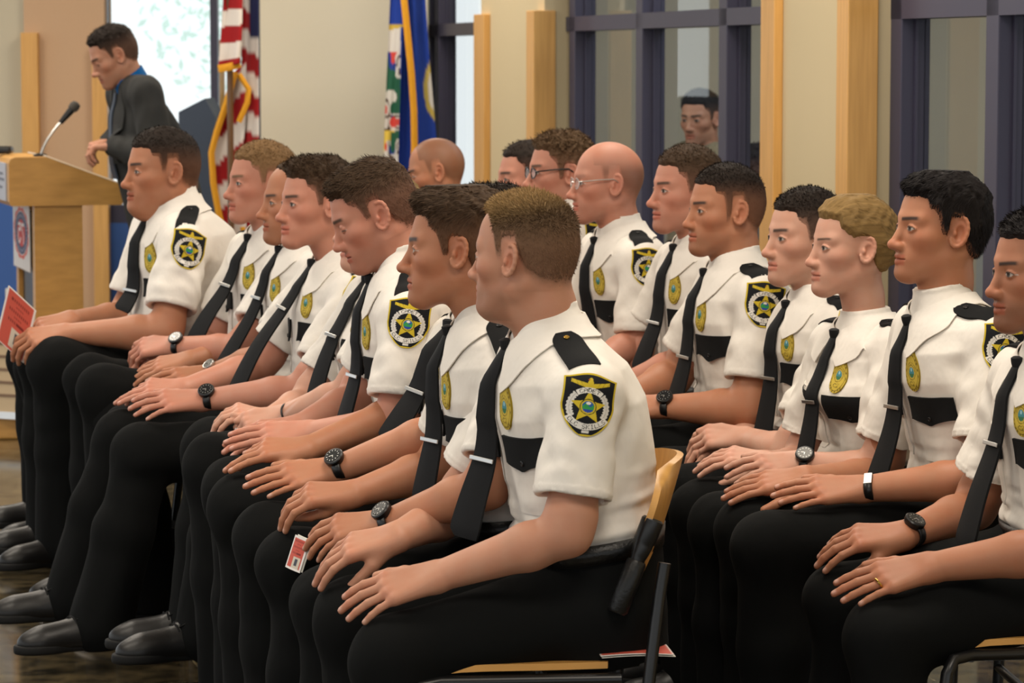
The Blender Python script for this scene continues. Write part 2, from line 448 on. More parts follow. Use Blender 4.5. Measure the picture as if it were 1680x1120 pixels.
    m = mask(P)
    onsc = (np.abs(y) < .0835*wf) | (z > .035)
    dens = hd.get('dens', 1.0)
    fade = sstep(-.002, np.where(z > .055, .004, hd.get('fade', .02)), m)
    if hd.get('bald'):
        bald = 1-np.exp(-((np.clip(z-hd.get('baldz', .035), 0, 1))/.03)**2)*1.0
        fade = fade*np.where(z > hd.get('baldz', .035), 1-bald, 1)*(x < .05)
    blend(dens*.95*fade*onsc, hc*A(.95, .95, .95))
    body = (P, Q, C)
    hair = None
    if not hd.get('bald'):
        T, Sd = hd.get('top', .010), hd.get('side', .002)
        X, Y, Z = np.meshgrid(*v.ax, indexing='ij')
        sel = cran < .06
        pts = np.stack([X[sel], Y[sel], Z[sel]], 1).astype(float)
        mm = mask(pts)
        th = np.full(cran.shape, -.02, f32)
        tt = (Sd+(T-Sd)*sstep(.03, .095, pts[:, 2]+.18*np.clip(pts[:, 0], -.03, .1)*hd.get('quiff', 0)+hd.get('low', 0)))
        cl = 1+.25*vnoise(pts, 70, 9)+hd.get('mess', .25)*vnoise(pts*A(1, 1.6, 1), 150, 10)
        tt = tt*cl+hd.get('bang', 0)*np.exp(-((pts[:, 0]-.075)/.03)**2)*sstep(.05, .09, pts[:, 2])
        fd = hd.get('fade', .012); th[sel] = np.minimum(tt-hd.get('fd', .0045)*(1-sstep(0, fd, mm))*sstep(.062, .035, pts[:, 2]), .95*np.clip(mm, -.02, .06)+.0015)
        FH = cran-th
        if hd.get('bun'):
            u2 = Vol(lo, hi, hN); u2.F = FH
            u2.ell((-.100, 0, -.012), (.036, .042, .036), k=.012)
            FH = u2.F
        HP, HQ = surface_nets(FH, v.lo, v.h)
        fin = v.sample(HP)
        keep = fin > -.0025
        HQ = HQ[keep[HQ].any(1)]
        used = np.zeros(len(HP), bool); used[HQ.ravel()] = True
        rm = np.cumsum(used)-1; HP = HP[used]; HQ = rm[HQ]
        hm = mask(HP)
        streak = vnoise(HP*A(1, 1, 1), A(60, 200, 60), 21)*.5+vnoise(HP, 300, 22)*.5
        if hd.get('bun'):
            an = np.arctan2(HP[:, 1], HP[:, 2]+.02); streak = vnoise(np.stack([an*26, HP[:, 0]*6, an*0], -1), 1, 23)*.7+vnoise(np.stack([an*70, HP[:, 0]*10, an*0], -1), 1, 24)*.6
        HC = hc[None, :]*(1+.28*streak[:, None])
        if not hd.get('bun'):
            kk = np.where(HP[:, 2] > .055, 1, .45+.55*sstep(0, hd.get('fade', .012)*1.3, hm))[:, None]; HC = HC*kk+sk*(1-kk)
        sm = lambda zz, yy: (hd.get('mixs', .24)*sstep(.09, .0, zz))[:, None]
        if not hd.get('bun'): q_ = sm(HP[:, 2], HP[:, 1]); HC = HC*(1-q_)+sk*.8*q_
        tipc = hd.get('tipc')
        if tipc is not None:
            k = sstep(.06, .11, HP[:, 2]+.2*HP[:, 0])[:, None]*.7; HC = HC*(1-k)+np.asarray(tipc)*k*(1+.3*streak[:, None])
        parts = [(HP, np.concatenate([HQ[:, [0, 1, 2]], HQ[:, [0, 2, 3]]]), HC)]
        # strands
        ns = int(hd.get('n', 5200)*pr.get('lod', 1))
        if ns and len(HP):
            ii = rng.integers(0, len(HP), ns); R0 = HP[ii]+rng.normal(0, hN*.5, (ns, 3)); mi = hm[ii]
            e = v.h; FHv = Vol(lo, hi, hN); FHv.F = FH
            N = FHv.grad(R0)
            top = sstep(.03, .09, R0[:, 2])
            ok = mi > -.002
            fwd = hd.get('flow', (.5, 0, .3)); side = hd.get('sflow', (-.25, 0, -.7))
            dr = top[:, None]*(N*hd.get('stand', .8)*.6+np.asarray(fwd))+(1-top[:, None])*(N*.16+np.asarray(side))
            if hd.get('bun'):
                tgt = A(-.10, 0, .0); q = tgt-R0; q = q-(q*N).sum(1, keepdims=True)*N; dr = q/np.maximum(.03, np.linalg.norm(q, axis=1, keepdims=True))+N*.015
            dr = dr+rng.normal(0, hd.get('rand', .20), (ns, 3)); dr /= np.linalg.norm(dr, axis=1, keepdims=True)
            ln = (hd.get('sl', .005)+(hd.get('tl', .012)-hd.get('sl', .005))*top)*rng.uniform(.6, 1.25, ns)*np.clip(.35+mi*25, .2, 1)
            Wd = np.cross(dr, N+1e-3); Wd /= np.maximum(1e-6, np.linalg.norm(Wd, axis=1, keepdims=True)); w = hd.get('w', .0011)
            b0 = R0-N*.001
            mid = b0+dr*(ln*.55)[:, None]; tp = b0+dr*ln[:, None]-A(0, 0, 1)*(ln*.12)[:, None]+N*0
            SV = np.stack([b0-Wd*w, b0+Wd*w, mid+Wd*w*.8, mid-Wd*w*.8, tp], 1)[ok].reshape(-1, 3); n = ok.sum()
            base = np.arange(n)*5
            SF = np.concatenate([np.stack([base, base+1, base+2], 1), np.stack([base, base+2, base+3], 1), np.stack([base+3, base+2, base+4], 1)])
            sc = hc[None, :]*rng.uniform(.75, 1.3, (n, 1))*np.ones((1, 3))
            if not hd.get('bun'): q_ = sm(R0[ok][:, 2], R0[ok][:, 1]); sc = sc*(1-q_)+sk*.75*q_
            if tipc is not None:
                k = sstep(.06, .11, R0[ok][:, 2]+.2*R0[ok][:, 0])[:, None]*.8; sc = sc*(1-k)+np.asarray(tipc)*rng.uniform(.7, 1.4, (n, 1))*k
            parts.append((SV, SF, np.repeat(sc, 5, 0)))
        hair = join(parts)
    return body, hair

# ------------------------------------------------------------------ arm with hand
FING = [  # side offset, knuckle distance, three segment lengths, radius
    (.033, .092, (.042, .025, .021), .0090), (.011, .096, (.046, .029, .022), .0093), (-.011, .091, (.043, .027, .021), .0088), (-.032, .082, (.033, .021, .018), .0078)]
def hand_frame(wr, tip, side, roll):
    d = nrm(tip-wr); n0 = nrm(A(0, 0, 1)-d[2]*d); s0 = np.cross(n0, d)*(-side)      # s: towards the thumb
    cr, sr = math.cos(roll), math.sin(roll)
    return d, n0*cr+s0*sr, s0*cr-n0*sr
def finger_chains(wr, tip, side, k, pose, roll, curl=1.0):
    d, n, s = hand_frame(wr, tip, side, roll); hk = .97*k; out = []
    for i, (so, kd, ln, r) in enumerate(FING):
        so = so*hk; kd = kd*hk; r = r*hk*pose.get('fr', 1)
        kn = wr+d*kd+s*so-n*(pose.get('cup', 0)*abs(so-.005)*1.2)+n*.002
        cu = pose.get('curl', [(.25, .35, .2)]*4)[i]; sp = pose.get('spread', .14)*(1.2-i*.8)+pose.get('bend', 0)
        base = nrm(d+s*sp); p = kn; a = 0; ch = [kn]
        for j in range(3):
            a += cu[j]*curl; p = p+(base*math.cos(a)-n*math.sin(a))*ln[j]*hk; ch.append(p)
        out.append((so, r, ch))
    return d, n, s, hk, out
def rest_on(fn, wr, tip, side, k, pose, roll):
    """lift and flatten a hand until it lies on the cloth below it instead of in it"""
    wr, tip = wr.copy(), tip.copy(); curl = 1.0
    for _ in range(14):
        d, n, s, hk, fc = finger_chains(wr, tip, side, k, pose, roll, curl)
        pal = np.array([wr, wr+d*.05+s*.03, wr+d*.05-s*.03]+[c[2][0] for c in fc]); pp_ = np.max(.021-fn(pal))
        tips = np.array([c[2][q] for c in fc for q in (1, 2, 3)]); tt = np.max(.010-fn(tips))
        if pp_ > .001: wr[2] += min(pp_, .02); tip[2] += min(pp_, .02)
        elif tt > .001:
            if curl > .7: curl *= .93
            tip[2] += min(tt, .012)*.5
        else: break
    return wr, tip, curl
def make_arm(sh, el, wr, tip, side, k, h, skin, pose, roll=0, girth=1, curl=1.0):
    d, n, s, hk, fc = finger_chains(wr, tip, side, k, pose, roll, curl)
    pts = [sh, el, wr, tip, wr+d*.20]
    lo = np.min(pts, 0)-.085; hi = np.max(pts, 0)+.085
    v = Vol(lo, hi, h); g = k/1.08*girth; k_ = k/1.08
    v.cone(sh, sh+(el-sh)*.55, .040*k_, .047*k_); v.cone(sh+(el-sh)*.55, el-(el-sh)*.12, .047*k_, .0475*k_, k=.02); v.cone(el-(el-sh)*.12, el, .0475*k_, .041*g, k=.02)
    ax = nrm(wr-el); sd = nrm(s-(s@ax)*ax)
    v.cone(el, el+(wr-el)*.28, .042*g, .046*g, k=.02)
    v.cone(el+(wr-el)*.28, wr, .040*g, .0225*k_, k=.02)
    for q in (1, -1): v.cone(el+(wr-el)*.35+sd*q*.006, wr+sd*q*.0115*k, .036*g, .0190*k_, k=.016)
    for (so, r, ch) in fc:
        v.cone(wr+s*so*.55, ch[0], .0165*hk, .0118*hk, k=.016)
    for (so, r, ch) in fc:
        for j in range(3): v.cone(ch[j], ch[j+1], r*(1-.08*j), r*(1-.08*(j+1)), k=(.008 if j == 0 else .0025))
    tb = pose.get('thumb', (.72, .62, -.15)); t2 = pose.get('thumb2', (.9, .25, -.15))
    b0 = wr+(d*.020+s*.020-n*.006)*hk; d1 = nrm(d*tb[0]+s*tb[1]+n*tb[2]); d2 = nrm(d*t2[0]+s*t2[1]+n*t2[2])
    b1 = b0+d1*.046*hk; b2 = b1+nrm(d1+d2)*.033*hk; b3 = b2+d2*.026*hk
    v.cone(b0, b1, .0165*hk, .0130*hk, k=.016); v.cone(b1, b2, .0120*hk, .0105*hk, k=.006); v.cone(b2, b3, .0105*hk, .0085*hk, k=.003)
    P, Q = v.mesh()
    C = np.tile(skin, (len(P), 1))*(1+.05*vnoise(P, 25, 4)[:, None])
    q = P-wr; al = q@d
    kr = np.exp(-((al-.095*hk)/.014)**2)*(np.abs(q@s) < .05)*.4+sstep(.15, .18, al)*.45
    C = C*(1-kr[:, None])+skin*A(1.03, .80, .76)*kr[:, None]
    for (so, r, ch) in fc:      # finger nails
        tipp = ch[3]; dl = nrm(ch[3]-ch[2]); nn = nrm(n-(n@dl)*dl); w = P-(tipp+nn*r*.85-dl*.002)
        m = (np.exp(-((w@dl)/.0055)**4)*np.exp(-((w@np.cross(nn, dl))/.0050)**4)*(w@nn > -.004))[:, None]*.5
        C = C*(1-m)+A(.72, .50, .44)*m
    return (P, Q, C)

def jt(part):     # quads -> tris for joining
    v, f, c = part
    return v, np.concatenate([f[:, [0, 1, 2]], f[:, [0, 2, 3]]]) if f.shape[1] == 4 else f, c
# ------------------------------------------------------------------ embroidered art (colour of a point of the design)
YEL, NAV, WHT = lin(196, 172, 44), lin(18, 20, 24), lin(222, 218, 210)
def in_star(x, y, R, n=5, inner=.46):
    a = (np.arctan2(x, y)) % (2*np.pi/n); a = np.minimum(a, 2*np.pi/n-a); r = np.hypot(x, y); b = np.pi/n
    # edge line between outer (R,0) and inner (R*inner, b)
    ox, oy = R, 0; ix, iy = R*inner*np.cos(b), R*inner*np.sin(b); px, py = r*np.cos(a), r*np.sin(a)
    return (ix-ox)*(py-oy)-(iy-oy)*(px-ox) > 0
def arc_text(txt, x, y, r0, r1, half, top=True):
    r = np.hypot(x, y); a = np.arctan2(x, y if top else -y); n = len(txt)*6-1
    u = (a/half+1)/2*n; v = (r1-r)/(r1-r0)*7 if top else (r-r0)/(r1-r0)*7
    return text_mask(txt, u, v) & (np.abs(a) < half)
def shield_w(v):          # half width of the shoulder shield at height fraction v (0 top .. 1 point)
    return np.where(v < .48, .5-.012*np.sin(v/.48*np.pi), .5*np.sqrt(np.clip(1-((v-.48)/.52)**2*.985, 0, 1))*(1-.10*np.clip((v-.48)/.52, 0, 1)))
def patch_art(x, y, edge):
    C = np.tile(NAV, (len(x), 1)); C[edge < .035] = YEL
    yc = y-.62; r = np.hypot(x, yc); ang = np.arctan2(x, yc)
    # laurel leaves both sides
    lv = (np.abs(r-.345) < .062*(.65+.35*np.abs(np.sin(ang*17)))) & (np.abs(ang) > .95) & (np.abs(ang) < 2.35); C[lv] = WHT*.85
    C[(np.abs(r-.345) < .006) & lv] = WHT*.55
    C[in_star(x, -(y-.63), .335)] = YEL
    C[(r < .155)] = lin(60, 62, 30); C[r < .140] = YEL*.9; C[r < .112] = lin(40, 90, 150)
    C[(r < .112) & (yc > -.03+.03*np.sin(x*40))] = lin(50, 140, 75); C[(r < .112) & (yc > .05)] = lin(40, 70, 150)
    C[(np.hypot(x, (yc+.07)*1.6) < .045)] = WHT
    # eagle
    yy = y-.185; q_ = np.abs(x)/.36
    wing = (q_ < 1) & (yy > -.005-.075*q_**1.3+.03*np.clip(1-q_*5, 0, 1)) & (yy < .085-.10*q_**1.2)
    C[wing] = YEL; C[wing & (np.abs(np.sin(q_*14+yy*20)) < .14) & (q_ > .3)] = lin(120, 104, 30)
    C[np.hypot(x/.06, (yy-.01)/.10) < 1] = YEL; C[np.hypot(x/.036, (yy+.085)/.038) < 1] = YEL; C[np.hypot((x+.034)/.020, (yy+.082)/.012) < 1] = lin(170, 70, 40)
    # top scroll CADET, bottom scroll CLC SKILLS
    yb = y-.72; rb = np.hypot(x, yb); ab = np.arctan2(x, -yb)
    sc = (rb > .37) & (rb < .475) & (np.abs(ab) < .58); C[sc] = WHT; C[sc & arc_text('CADET', x, -yb, .385, .46, .46)] = NAV
    y2 = y-.58; r2 = np.hypot(x, y2); a2 = np.arctan2(x, y2)
    s2 = (r2 > .365) & (r2 < .485) & (np.abs(a2) < 1.0); C[s2] = WHT; C[s2 & arc_text('CLC SKILLS', x, -y2, .385, .465, .90, False)] = NAV
    C[(np.abs(x) < .07) & (np.abs(y-1.095) < .022)] = WHT*.9
    return C
def badge_art(x, y):      # x -.5...5, y 0..1 oval badge
    yc = (y-.5)*1.45; r = np.sqrt((x*2)**2+((y-.5)*2)**2)
    C = np.tile(lin(192, 168, 66), (len(x), 1)); dk = lin(96, 80, 24)
    C[r > .965] = lin(120, 100, 30); C[(r > .80) & (r < .84)] = dk
    C[(r > .84) & (r < .94) & (np.sin(np.arctan2(x, yc)*26) > .35)] = dk
    q = np.hypot(x, yc-.02); C[q < .27] = dk; C[q < .245] = lin(192, 168, 66); C[q < .185] = lin(70, 130, 140); C[(q < .185) & (yc > .06)] = lin(60, 110, 80)
    C[(q < .185) & (np.hypot(x, yc+.07) < .06)] = lin(150, 190, 200)
    C[(np.abs(q-.34) < .012) & (yc < .1)] = dk
    C[(np.abs(yc-.40) < .075) & (np.abs(x) < .16) & text_mask('C2', (x+.15)*36, (yc-.325)*46)] = lin(40, 34, 14)
    return C

def shoe_mesh():
    v = Vol((-.10, -.065, -.012), (.25, .065, .145), .0042)
    v.ell((.0, 0, .055), (.075, .036, .06)); v.cone((-.02, 0, .06), (-.015, 0, .13), .040, .043, k=.03)
    v.cone((.02, 0, .055), (.15, .004, .034), .042, .034, k=.03); v.ell((.165, .004, .028), (.062, .044, .034), k=.03)
    v.ell((.06, .0, .03), (.12, .040, .03), k=.03)
    v.op(lambda X, Y, Z: -(Z-.012)+0*X+0*Y, (-.2, -.2, -.1), (.3, .3, .02), 0, 'i')
    P, Q = v.mesh()
    mk = np.sin((P[:, 0])*0)*0
    s = Vol((-.11, -.07, -.012), (.26, .07, .05), .0042)
    s.ell((-.03, 0, .012), (.058, .040, .05)); s.ell((.06, 0, .012), (.13, .038, .05), k=.03); s.ell((.165, .004, .012), (.072, .049, .05), k=.03)
    s.op(lambda X, Y, Z: np.maximum(Z-.024-.012*np.clip((.02-X)*12, 0, 1), -Z)+0*Y, (-.2, -.2, -.1), (.3, .3, .1), .004, 'i')
    P2, Q2 = s.mesh()
    return (P, Q), (P2, Q2)
SHOE = {}
def get_shoe():
    if not SHOE:
        (P, Q), (P2, Q2) = shoe_mesh()
        SHOE['u'] = mesh_obj('shoe', P, Q, M['shoe']).data; SHOE['s'] = mesh_obj('sole', P2, Q2, M['rubber']).data
        mb = MB()
        for i in range(5):
            x = .055+.018*i; z = .094-.0088*i-.0006*i*i
            mb.tube([(x, -.028, z-.012), (x+.004, -.012, z+.001), (x+.006, .004, z+.003), (x+.004, .018, z+.001), (x, .032, z-.012)], .0032, 6)
            mb.tube([(x, .028, z-.010), (x+.014, .0, z+.003), (x+.020, -.026, z-.018)], .0028, 6)
        for q in (-1, 1):
            mb.tube([(.058, 0, .098), (.05, q*.02, .106), (.060, q*.040, .092), (.072, q*.032, .084), (.060, 0, .097)], .0026, 6)
        SHOE['l'] = mb.build('laces', M['lace'], smooth=True).data
        for o in list(COL.objects):
            if o.data in (SHOE['u'], SHOE['s'], SHOE['l']): bpy.data.objects.remove(o)
    return SHOE
def add_shoe(parent, loc, rz, rx=0):
    S = get_shoe()
    o = bpy.data.objects.new('shoe', S['u']); COL.objects.link(o); o.parent = parent; o.location = loc; o.rotation_euler = (0, rx, rz)
    for nme, k in (('sole', 's'), ('laces', 'l')):
        c = bpy.data.objects.new(nme, S[k]); COL.objects.link(c); c.parent = o
    return o
CHAIR = []
def get_chair(loc, rz, label, group):
    if not CHAIR:
        root = empty('stacking_chair')
        # seat
        mb = MB(); n = 9; V = []; nu, nv = 9, 9; G = []
        for i in range(nu):
            for j in range(nv):
                a, b = i/(nu-1)*2-1, j/(nv-1)*2-1
                x = .205*a*math.sqrt(1-.18*b*b)+.02; y = .205*b*math.sqrt(1-.10*a*a)
                G.append((x, y, .462+.010*b*b-.016*max(0, a)**3))
        G = np.array(G); V, F = thick_grid(G, np.tile(A(0, 0, 1), (len(G), 1)), .013, nu, nv)
        s = mesh_obj('seat', V, F, M['ply'], root); 
        G = []; nu, nv = 13, 15; Nn = []
        for i in range(nu):
            for j in range(nv):
                a, b = i/(nu-1), j/(nv-1)*2-1
                z = .60+.245*a; w = .205*(1-.30*max(0, (a-.62)/.38)**2.2)*(1-.12*max(0, (.25-a)/.25)**2)
                G.append((-.245-.075*a+.055*b*b, w*b, z-.035*abs(b)**3*max(0, a-.5))); Nn.append(nrm((1, -b*.4, .2)))
        V, F = thick_grid(np.array(G), np.array(Nn), .013, nu, nv)
        mesh_obj('backrest', V, F, M['ply'], root)
        for q in (1, -1):
            mb = MB(); y = .225*q
            mb.tube([(-.272, y*.90, .66), (-.262, y*.92, .60), (-.245, y, .48), (-.225, y, .30), (-.215, y, .06), (-.205, y, .026), (-.18, y, .013), (0, y, .013), (.19, y, .013), (.222, y, .024), (.235, y, .05), (.225, y, .25), (.205, y, .41), (.19, y*.97, .435), (.15, y*.9, .440), (-.19, y*.9, .440)], .0125, 10)
            mb.build('leg', M['frame'], root, True)
        for (x_, y_, z_) in ((.15, .2, .435), (-.15, .2, .435), (.222, .22, .24), (-.22, .22, .2)):
            mb = MB(); mb.tube([(x_, -y_, z_), (x_, y_, z_)], .011); mb.build('crossbar', M['frame'], root, True)
        CHAIR.append(root); o = root
    else:
        src = CHAIR[0]; o = src.copy(); COL.objects.link(o)
        for ch in list(src.children):
            c = ch.copy(); COL.objects.link(c); c.parent = o
    o.location = loc; o.rotation_euler = (0, 0, rz); tag(o, label, 'chair', group)
    return o

SEC_U = np.array([-.15, .10, .20, .26, .36, .55, .75, .88, .97, 1.04, 1.12])
SEC_A = np.array([.172, .178, .168, .170, .172, .174, .186, .176, .140, .085, .058])
SEC_B = np.array([.120, .124, .120, .124, .130, .134, .136, .118, .088, .064, .055])
PEOPLE = {}
def zplane_px(c, z):     # world point: pixel column c['hip'] at depth c['D'] and height z
    cz = c['D']*cp-(z-CAMH)*sp
    return A((c['hip']-840)*cz/FPX, c['D'], z)
def make_person(c):
    k = c.get('k', 1.0); S = FPX/c['D']; lod = 1 if S > 690 else (.8 if S > 600 else .6)
    hid = c.get('hid', False)
    zh = .555
    O = zplane_px(c, zh)*A(1, 1, 0)
    beta = math.degrees(math.atan2(c['hip']-840, FPX)); a = math.radians(c.get('yaw', 18)-beta)
    phi = math.pi+a; ex = A(math.cos(phi), math.sin(phi), 0); ey = A(-math.sin(phi), math.cos(phi), 0)
    Rw = np.stack([ex, ey, A(0, 0, 1)], 1)
    px = c.get('px', {})
    def L(p, lat): return Rw.T@(at_plane(p[0], p[1], O+ey*lat, ey)-O)
    def G(key, lat, default):
        v = px.get(key)
        if v is None: return A(*default)
        return L(v, v[2] if len(v) > 2 else lat)
    H = A(0, 0, zh)
    N = G('neck', 0, (.03, 0, 1.06)); 
    Hd = G('head', 0, (N[0]+.06, 0, N[2]+.175))
    if 'knot' in c:
        kt = L(c['knot'], 0)
        for _ in range(4):
            e0 = nrm(N-H); f0 = np.cross(A(0, 1, 0), e0); N = N+(kt-(N+f0*.083*k+e0*.010)); N[1] = 0
    eu = nrm(N-H); el_ = A(0, 1, 0); ef = np.cross(el_, eu); Lt = np.linalg.norm(N-H)
    slouch = c.get('slouch', .02); belly = c.get('belly', 0.0); bw = c.get('bw', 1.0)
    def sec(u):
        aa = np.interp(u, SEC_U, SEC_A)*k*bw; bb = np.interp(u, SEC_U, SEC_B)*k*bw
        bb = bb+belly*np.exp(-((u-.38)/.2)**2)*.5
        ce = -slouch*np.sin(np.pi*np.clip(u, 0, 1))+belly*.5*np.exp(-((u-.38)/.2)**2)
        if c.get('fem'): bb = bb+.018*np.exp(-((u-.66)/.1)**2); ce = ce+.014*np.exp(-((u-.66)/.1)**2); aa = aa*(1-.06*np.exp(-((u-.4)/.15)**2))
        return aa, bb, ce
    def torso_fn(grow, ulo, uhi):
        def fn(X, Y, Z):
            q = (X-H[0])*eu[0]+(Y)*eu[1]+(Z-H[2])*eu[2]; u = q/Lt
            aa, bb, ce = sec(u); f = (X-H[0])*ef[0]+(Z-H[2])*ef[2]+0*Y-ce; l = Y+0*X+0*Z
            aa = aa+grow; bb = bb+grow
            r = (np.abs(l/aa)**2.4+np.abs(f/bb)**2.4)**(1/2.4)
            d = (r-1)*np.minimum(aa, bb)*.92
            return np.maximum(d, np.maximum((ulo-u)*Lt, (u-uhi)*Lt))
        return fn
    shw = c.get('shw', .188)*k
    sh = {}; el = {}; wr = {}; tp = {}
    for s, q in (('L', 1), ('R', -1)):
        sh[s] = G('s'+s, q*shw, N+ef*.0-eu*.050*k+A(0, q*shw, 0))
        wr[s] = G('w'+s, q*.13, (.33*k, q*.125, zh+.135))
        tp[s] = G('t'+s, q*.12, wr[s]+A(.16, -q*.01, -.035))
        mid = (sh[s]+wr[s])/2; L1 = .29*k
        dist = np.linalg.norm(sh[s]-wr[s]); hgt = math.sqrt(max(.003, L1*L1-(dist/2)**2))
        dr = nrm(A(-.45, q*.45, -.8)); ax = nrm(wr[s]-sh[s]); dr = nrm(dr-(dr@ax)*ax)
        el[s] = G('e'+s, q*.245, mid+dr*hgt)
    vs = .0042/lod
    allp = np.array([H+eu*.1*Lt, N, sh['L'], sh['R'], el['L'], el['R'], H+A(-.17, 0, .1), H+A(.2+belly, 0, .1)])
    v = Vol(allp.min(0)-.13, allp.max(0)+.13, vs)
    v.op(torso_fn(.004, .185, 1.14), allp.min(0)-.1, allp.max(0)+.1, 0)
    for s, q in (('L', 1), ('R', -1)):
        root = N-eu*.035*k+A(0, q*.035, 0)
        v.cone(root, sh[s]+A(0, -q*.012, .006), .050*k, .054*k, k=.055)
        v.ell(sh[s]+A(0, -q*.008, -.006), A(.064, .056, .060)*k, k=.035)
    vt = Vol(v.lo, v.lo+vs, vs); vt.lo, vt.n, vt.ax, vt.F = v.lo, v.n, v.ax, v.F.copy()
    sl_t = c.get('sleeve', .74)
    for s, q in (('L', 1), ('R', -1)):
        ax = el[s]-sh[s]; UL = np.linalg.norm(ax); d = ax/UL; e = sh[s]+ax*sl_t; fl = c.get('flare', .073)*k
        t2 = Vol(np.minimum(sh[s], e)-.12, np.maximum(sh[s], e)+.12, vs)
        t2.cone(sh[s], e+d*.02, .064*k, fl)
        t2.op(lambda X, Y, Z: (X-e[0])*d[0]+(Y-e[1])*d[1]+(Z-e[2])*d[2], t2.lo, t2.lo+t2.h*t2.n, 0, 'i')
        i0 = sh[s]+ax*.38
        wl_ = max(.0075, 2.3*vs); t2.cone(i0, e+d*.03, .064*k-wl_-.002, fl-wl_, k=0, mode='s')
        # merge
        i0_ = np.round((t2.lo-v.lo)/vs).astype(int)
        # resample t2 on v's grid
        lo = np.maximum(0, np.ceil((t2.lo-v.lo)/vs).astype(int)); hi = np.minimum(v.n, np.floor((t2.lo+vs*(t2.n-1)-v.lo)/vs).astype(int)+1)
        if (hi > lo).all():
            g = np.stack(np.meshgrid(*[v.lo[i]+vs*np.arange(lo[i], hi[i]) for i in range(3)], indexing='ij'), -1)
            B = v.F[lo[0]:hi[0], lo[1]:hi[1], lo[2]:hi[2]]
            v.F[lo[0]:hi[0], lo[1]:hi[1], lo[2]:hi[2]] = smin(B, t2.sample(g).astype(f32), .014)
    seed = sum(map(ord, c['key']))
    def uvl(P):
        q = P-H; u = q@eu/Lt; aa, bb, ce = sec(u); return u, q@ef-ce, q[..., 1]
    def disp(P):
        u, f, l = uvl(P)
        d = .0030*vnoise(P, (13, 13, 10), seed)
        w = sstep(.62, .28, u)*(np.abs(l) < .21*k)
        d = d+w*(.0115*vnoise(np.stack([f*1.0, l, u*.5], -1), (26, 26, 9), seed+1)+.0085*vnoise(np.stack([f+l*.5, l, u*.5], -1), (10, 10, 60), seed+2))
        d = d+.012*k*np.exp(-((u-.285)/.045)**2)*(np.abs(l) < .21*k)
        for s, q in (('L', 1), ('R', -1)):
            ax = el[s]-sh[s]; UL = np.linalg.norm(ax); dd = ax/UL; t = (P-sh[s])@dd/UL; rr = np.linalg.norm(P-sh[s]-np.clip(t, 0, 1)[..., None]*ax, axis=-1)
            near = sstep(.115, .085, rr)*sstep(-.1, .15, t)
            loc = np.stack([t*UL, (P-sh[s])@ef, P[..., 1]], -1)
            d = d+near*(.0085*vnoise(loc@np.array([[1, .5, .3], [-.5, 1, 0], [0, 0, 1]]), (9, 24, 24), seed+3)*sstep(.1, .4, t)*(1-.75*sstep(sl_t-.22, sl_t-.05, t))+.0016*np.exp(-((t-sl_t+.045)/.006)**2))
            arm = np.exp(-((rr-.09)/.03)**2)*np.exp(-((t-.25)/.3)**2)
            d = d+.004*arm*vnoise(P, (16, 30, 34), seed+5)
        return d
    label = c['label']
    root = empty('person', tuple(O), phi); tag(root, label, 'person', c.get('group'))
    # ---- shirt
    SP, SQ = v.mesh(); SN = v.grad(SP); SP = SP+SN*disp(SP)[:, None]
    shirt = mesh_obj('shirt', SP, SQ, M['shirt'], root)
    for _ in range(0): pass
    def stick(P, D, off, vv=None):
        """march P along D onto the shirt; returns points lifted by off and normals"""
        vv = vv or vt; Q = vv.march(P, D); n = vv.grad(Q); Q = Q+n*(disp(Q)+off)[..., None]
        return Q, n
    def chest(u, th):      # points outside the torso looking at the axis
        u = np.asarray(u, float); th = np.asarray(th, float)
        aa, bb, ce = sec(u); dirv = np.cos(th)[..., None]*ef+np.sin(th)[..., None]*el_
        cpt = H+eu*(u*Lt)[..., None]+ef*ce[..., None]*1.0
        return cpt+dirv*.30, -dirv
    def smg(P, it=3):
        for _ in range(it):
            Q = P.copy(); Q[1:-1] = (P[:-2]+2*P[1:-1]+P[2:])/4; P = Q.copy(); P[:, 1:-1] = (Q[:, :-2]+2*Q[:, 1:-1]+Q[:, 2:])/4
        return P
    # collar
    if not c.get('nocollar'):
        en = nrm(nrm(Hd-N)*.5+eu*.8); cf = nrm(np.cross(el_, en)); nu, nv = 36, 7
        for q in (1, -1):
            Gp = np.zeros((nu, nv, 3))
            for i in range(nu):
                s_ = i/(nu-1); ti = math.radians(5+(180-5)*s_); to = math.radians(30+(180-30)*s_**.85)
                hi_ = (.000+.032*math.sin(min(1, s_*1.05)*math.pi/2))*k; ho = (-.022-.060*(1-s_)**1.8+.010*s_)*k
                for j in range(nv):
                    w = j/(nv-1); th = ti+(to-ti)*w; ri = .0650*k*c.get('cw', 1); ro = (.096-.012*s_)*k*c.get('cw', 1)
                    r = ri+(ro-ri)*(w**.8); h = hi_+(ho-hi_)*w+.005*math.sin(w*math.pi)
                    Gp[i, j] = N+en*(h+.006)+cf*(math.cos(th)*r*1.02)+el_*(q*math.sin(th)*r)
            P = Gp.reshape(-1, 3)
            for _ in range(4):
                d = v.sample(P)-disp(P); g = v.grad(P); wv = np.tile(np.linspace(0, 1, nv), nu)
                P = P+g*np.clip(.0065-d, 0, .03)[:, None]*.8
                lastrow = np.clip((wv-.6)/.4, 0, 1); P = P-g*(np.clip(d-.012, 0, .1)*lastrow*.5)[:, None]
            du = np.gradient(P.reshape(nu, nv, 3), axis=0); dv = np.gradient(P.reshape(nu, nv, 3), axis=1)
            nn = np.cross(du, dv); nn /= np.maximum(1e-9, np.linalg.norm(nn, axis=-1, keepdims=True)); nn = nn.reshape(-1, 3)
            if np.mean(np.einsum('ij,ij->i', nn, P-N)) < 0: nn = -nn
            V, F = thick_grid(P, nn, .0024, nu, nv); mesh_obj('collar', V, F, M['shirt'], shirt)
        # inner stand
        V = []
